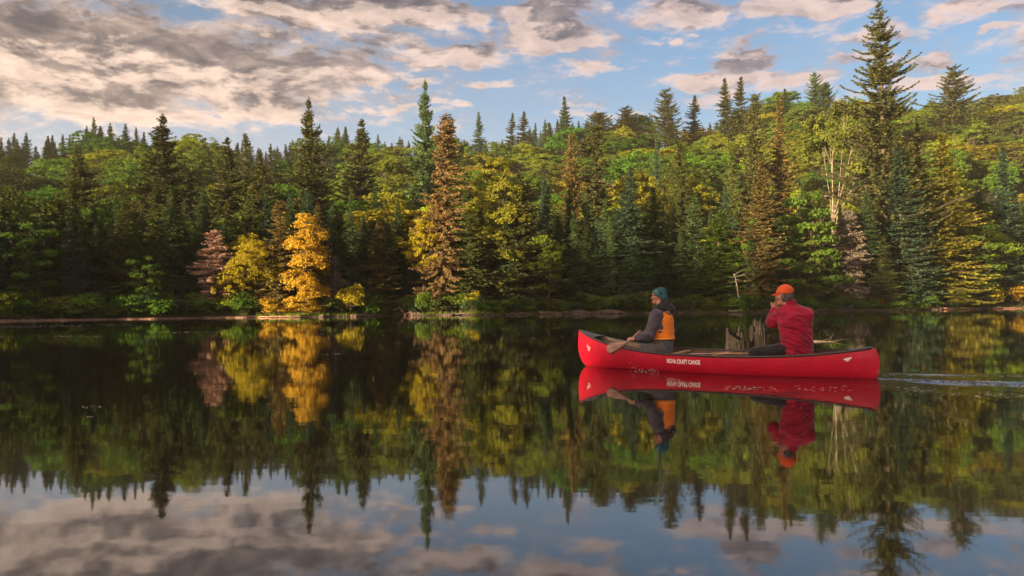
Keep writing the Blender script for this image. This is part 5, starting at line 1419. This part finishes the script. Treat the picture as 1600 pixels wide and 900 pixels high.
stump(1151, 540, DS, .20, [sh(1136, 508), sh(1140, 512), sh(1147, 519), sh(1153, 522), sh(1158, 520), sh(1162, 530)], 'lower left one of two broken dark stumps in the water behind the canoe', 3, (M_STUMP, M_STUMPT, M_STUMP))
stump(1187, 540, DS + .3, .185, [sh(1170, 512), sh(1174, 508), sh(1180, 500), sh(1185, 501), sh(1190, 512), sh(1196, 530)], 'right and taller of two broken stumps in the water, splintered grey at the top', 4, (M_STUMP, M_STUMPG, M_STUMPG))
def W_(px, py, dz=.0):
    p = on_water(px, py); p[2] = dz; return p
log('sunken_branch', W_(1262, 534, .01), W_(1326, 533, -.02), .028, M_DRIFT, 'thin pale branch floating on the water behind the red jacket', 'branch', [(.15, (.9, -.3, .10), .8), (.3, (.8, .4, .08), .7)])

# ------------------------------------------------------------------ drops, foam and floating bits
def drops():
    r = np.random.default_rng(21); import bmesh
    bm = bmesh.new(); bmesh.ops.create_icosphere(bm, subdivisions=1, radius=1.0); bm.verts.ensure_lookup_table()
    bv = np.array([v.co[:] for v in bm.verts]); bf = np.array([[v.index for v in f.verts] for f in bm.faces]); bm.free()
    m, t, out = new_mat('water_drops'); b = t.node('ShaderNodeBsdfPrincipled'); b.inputs['Base Color'].default_value = (.55, .50, .52, 1); b.inputs['Roughness'].default_value = .15
    b.inputs['Transmission Weight'].default_value = .35; t.l.new(b.outputs[0], out.inputs[0])
    M = MB()
    for i in range(48):
        f = r.uniform(); px = 985 + 40 * f + r.normal(0, 4); c = px_lat(px, 575, -.62 + r.normal(0, .05))
        c[2] = max(.004, abs(r.normal(0, .055)) * (1.3 - f)); s = r.uniform(.0035, .0085)
        M.add(bv * s + c, None, bf)
    o = M.build('water_drops', m, None, True); tag(o, 'spray of drops falling from the paddle beside the red hull', 'water drops', kind='stuff')
    M = MB()
    def fleck(p, a, b_):
        n = 7; th = np.arange(n) * 2 * PI / n; rr = r.uniform(.6, 1.2, n)
        V = np.stack([p[0] + a * rr * np.cos(th), p[1] + b_ * rr * np.sin(th), np.full(n, .0)], 1); V = np.concatenate([V, [[p[0], p[1], .004]]]); V[:n, 2] = .003
        M.add(V, None, [(i_, (i_ + 1) % n, n) for i_ in range(n)])
    def scatter(n, x0, x1, y0, y1, sx, sl=0.0, asp=.6):
        for _ in range(n):
            px = r.uniform(x0, x1); py = y0 + (y1 - y0) * r.uniform() + sl * (px - x0); p = on_water(px, py); k = np.hypot(p[0], p[1]) / 12
            fleck(p, sx * r.uniform(.4, 1.6) * k, sx * asp * r.uniform(.4, 1.2) * k)
    scatter(40, 1130, 1215, 603, 609, .022, .03); scatter(26, 1240, 1340, 602, 612, .020); scatter(30, 1400, 1500, 604, 618, .020); scatter(26, 1520, 1600, 612, 622, .024)
    scatter(60, 1380, 1600, 585, 589, .018); scatter(22, 1480, 1600, 594, 598, .02); scatter(150, 1378, 1600, 590, 594, .012, .055, .5)
    scatter(9, 128, 158, 635, 638, .014); scatter(5, 130, 146, 651, 652, .014); scatter(8, 500, 530, 552, 555, .014)
    scatter(90, 0, 210, 510, 513, .02, -.02, .8); scatter(40, 0, 160, 524, 527, .018); scatter(50, 230, 340, 518, 520, .02)
    scatter(50, 300, 900, 505, 530, .018); scatter(60, 1040, 1360, 505, 540, .018); scatter(50, 0, 1600, 560, 760, .007)
    mf = pbr('foam', (.82, .80, .80), .7, .2, 20.0)
    o = M.build('foam_flecks', mf); tag(o, 'scattered white bubbles and pollen flecks floating on the lake', 'foam', kind='stuff')
drops()

# ------------------------------------------------------------------ evening haze over the lake
def haze():
    m = MB(); m.box((0, 0, 70), (6400, 6400, 150))
    mat = bpy.data.materials.new('haze'); mat.use_nodes = True; t = NT(mat.node_tree); t.n.clear()
    out = t.node('ShaderNodeOutputMaterial'); v = t.node('ShaderNodeVolumePrincipled')
    v.inputs['Color'].default_value = (.86, .88, .92, 1); v.inputs['Density'].default_value = .00013
    t.l.new(v.outputs[0], out.inputs['Volume'])
    o = m.build('haze', mat); tag(o, 'thin evening haze over the lake and forest', kind='stuff')
haze()
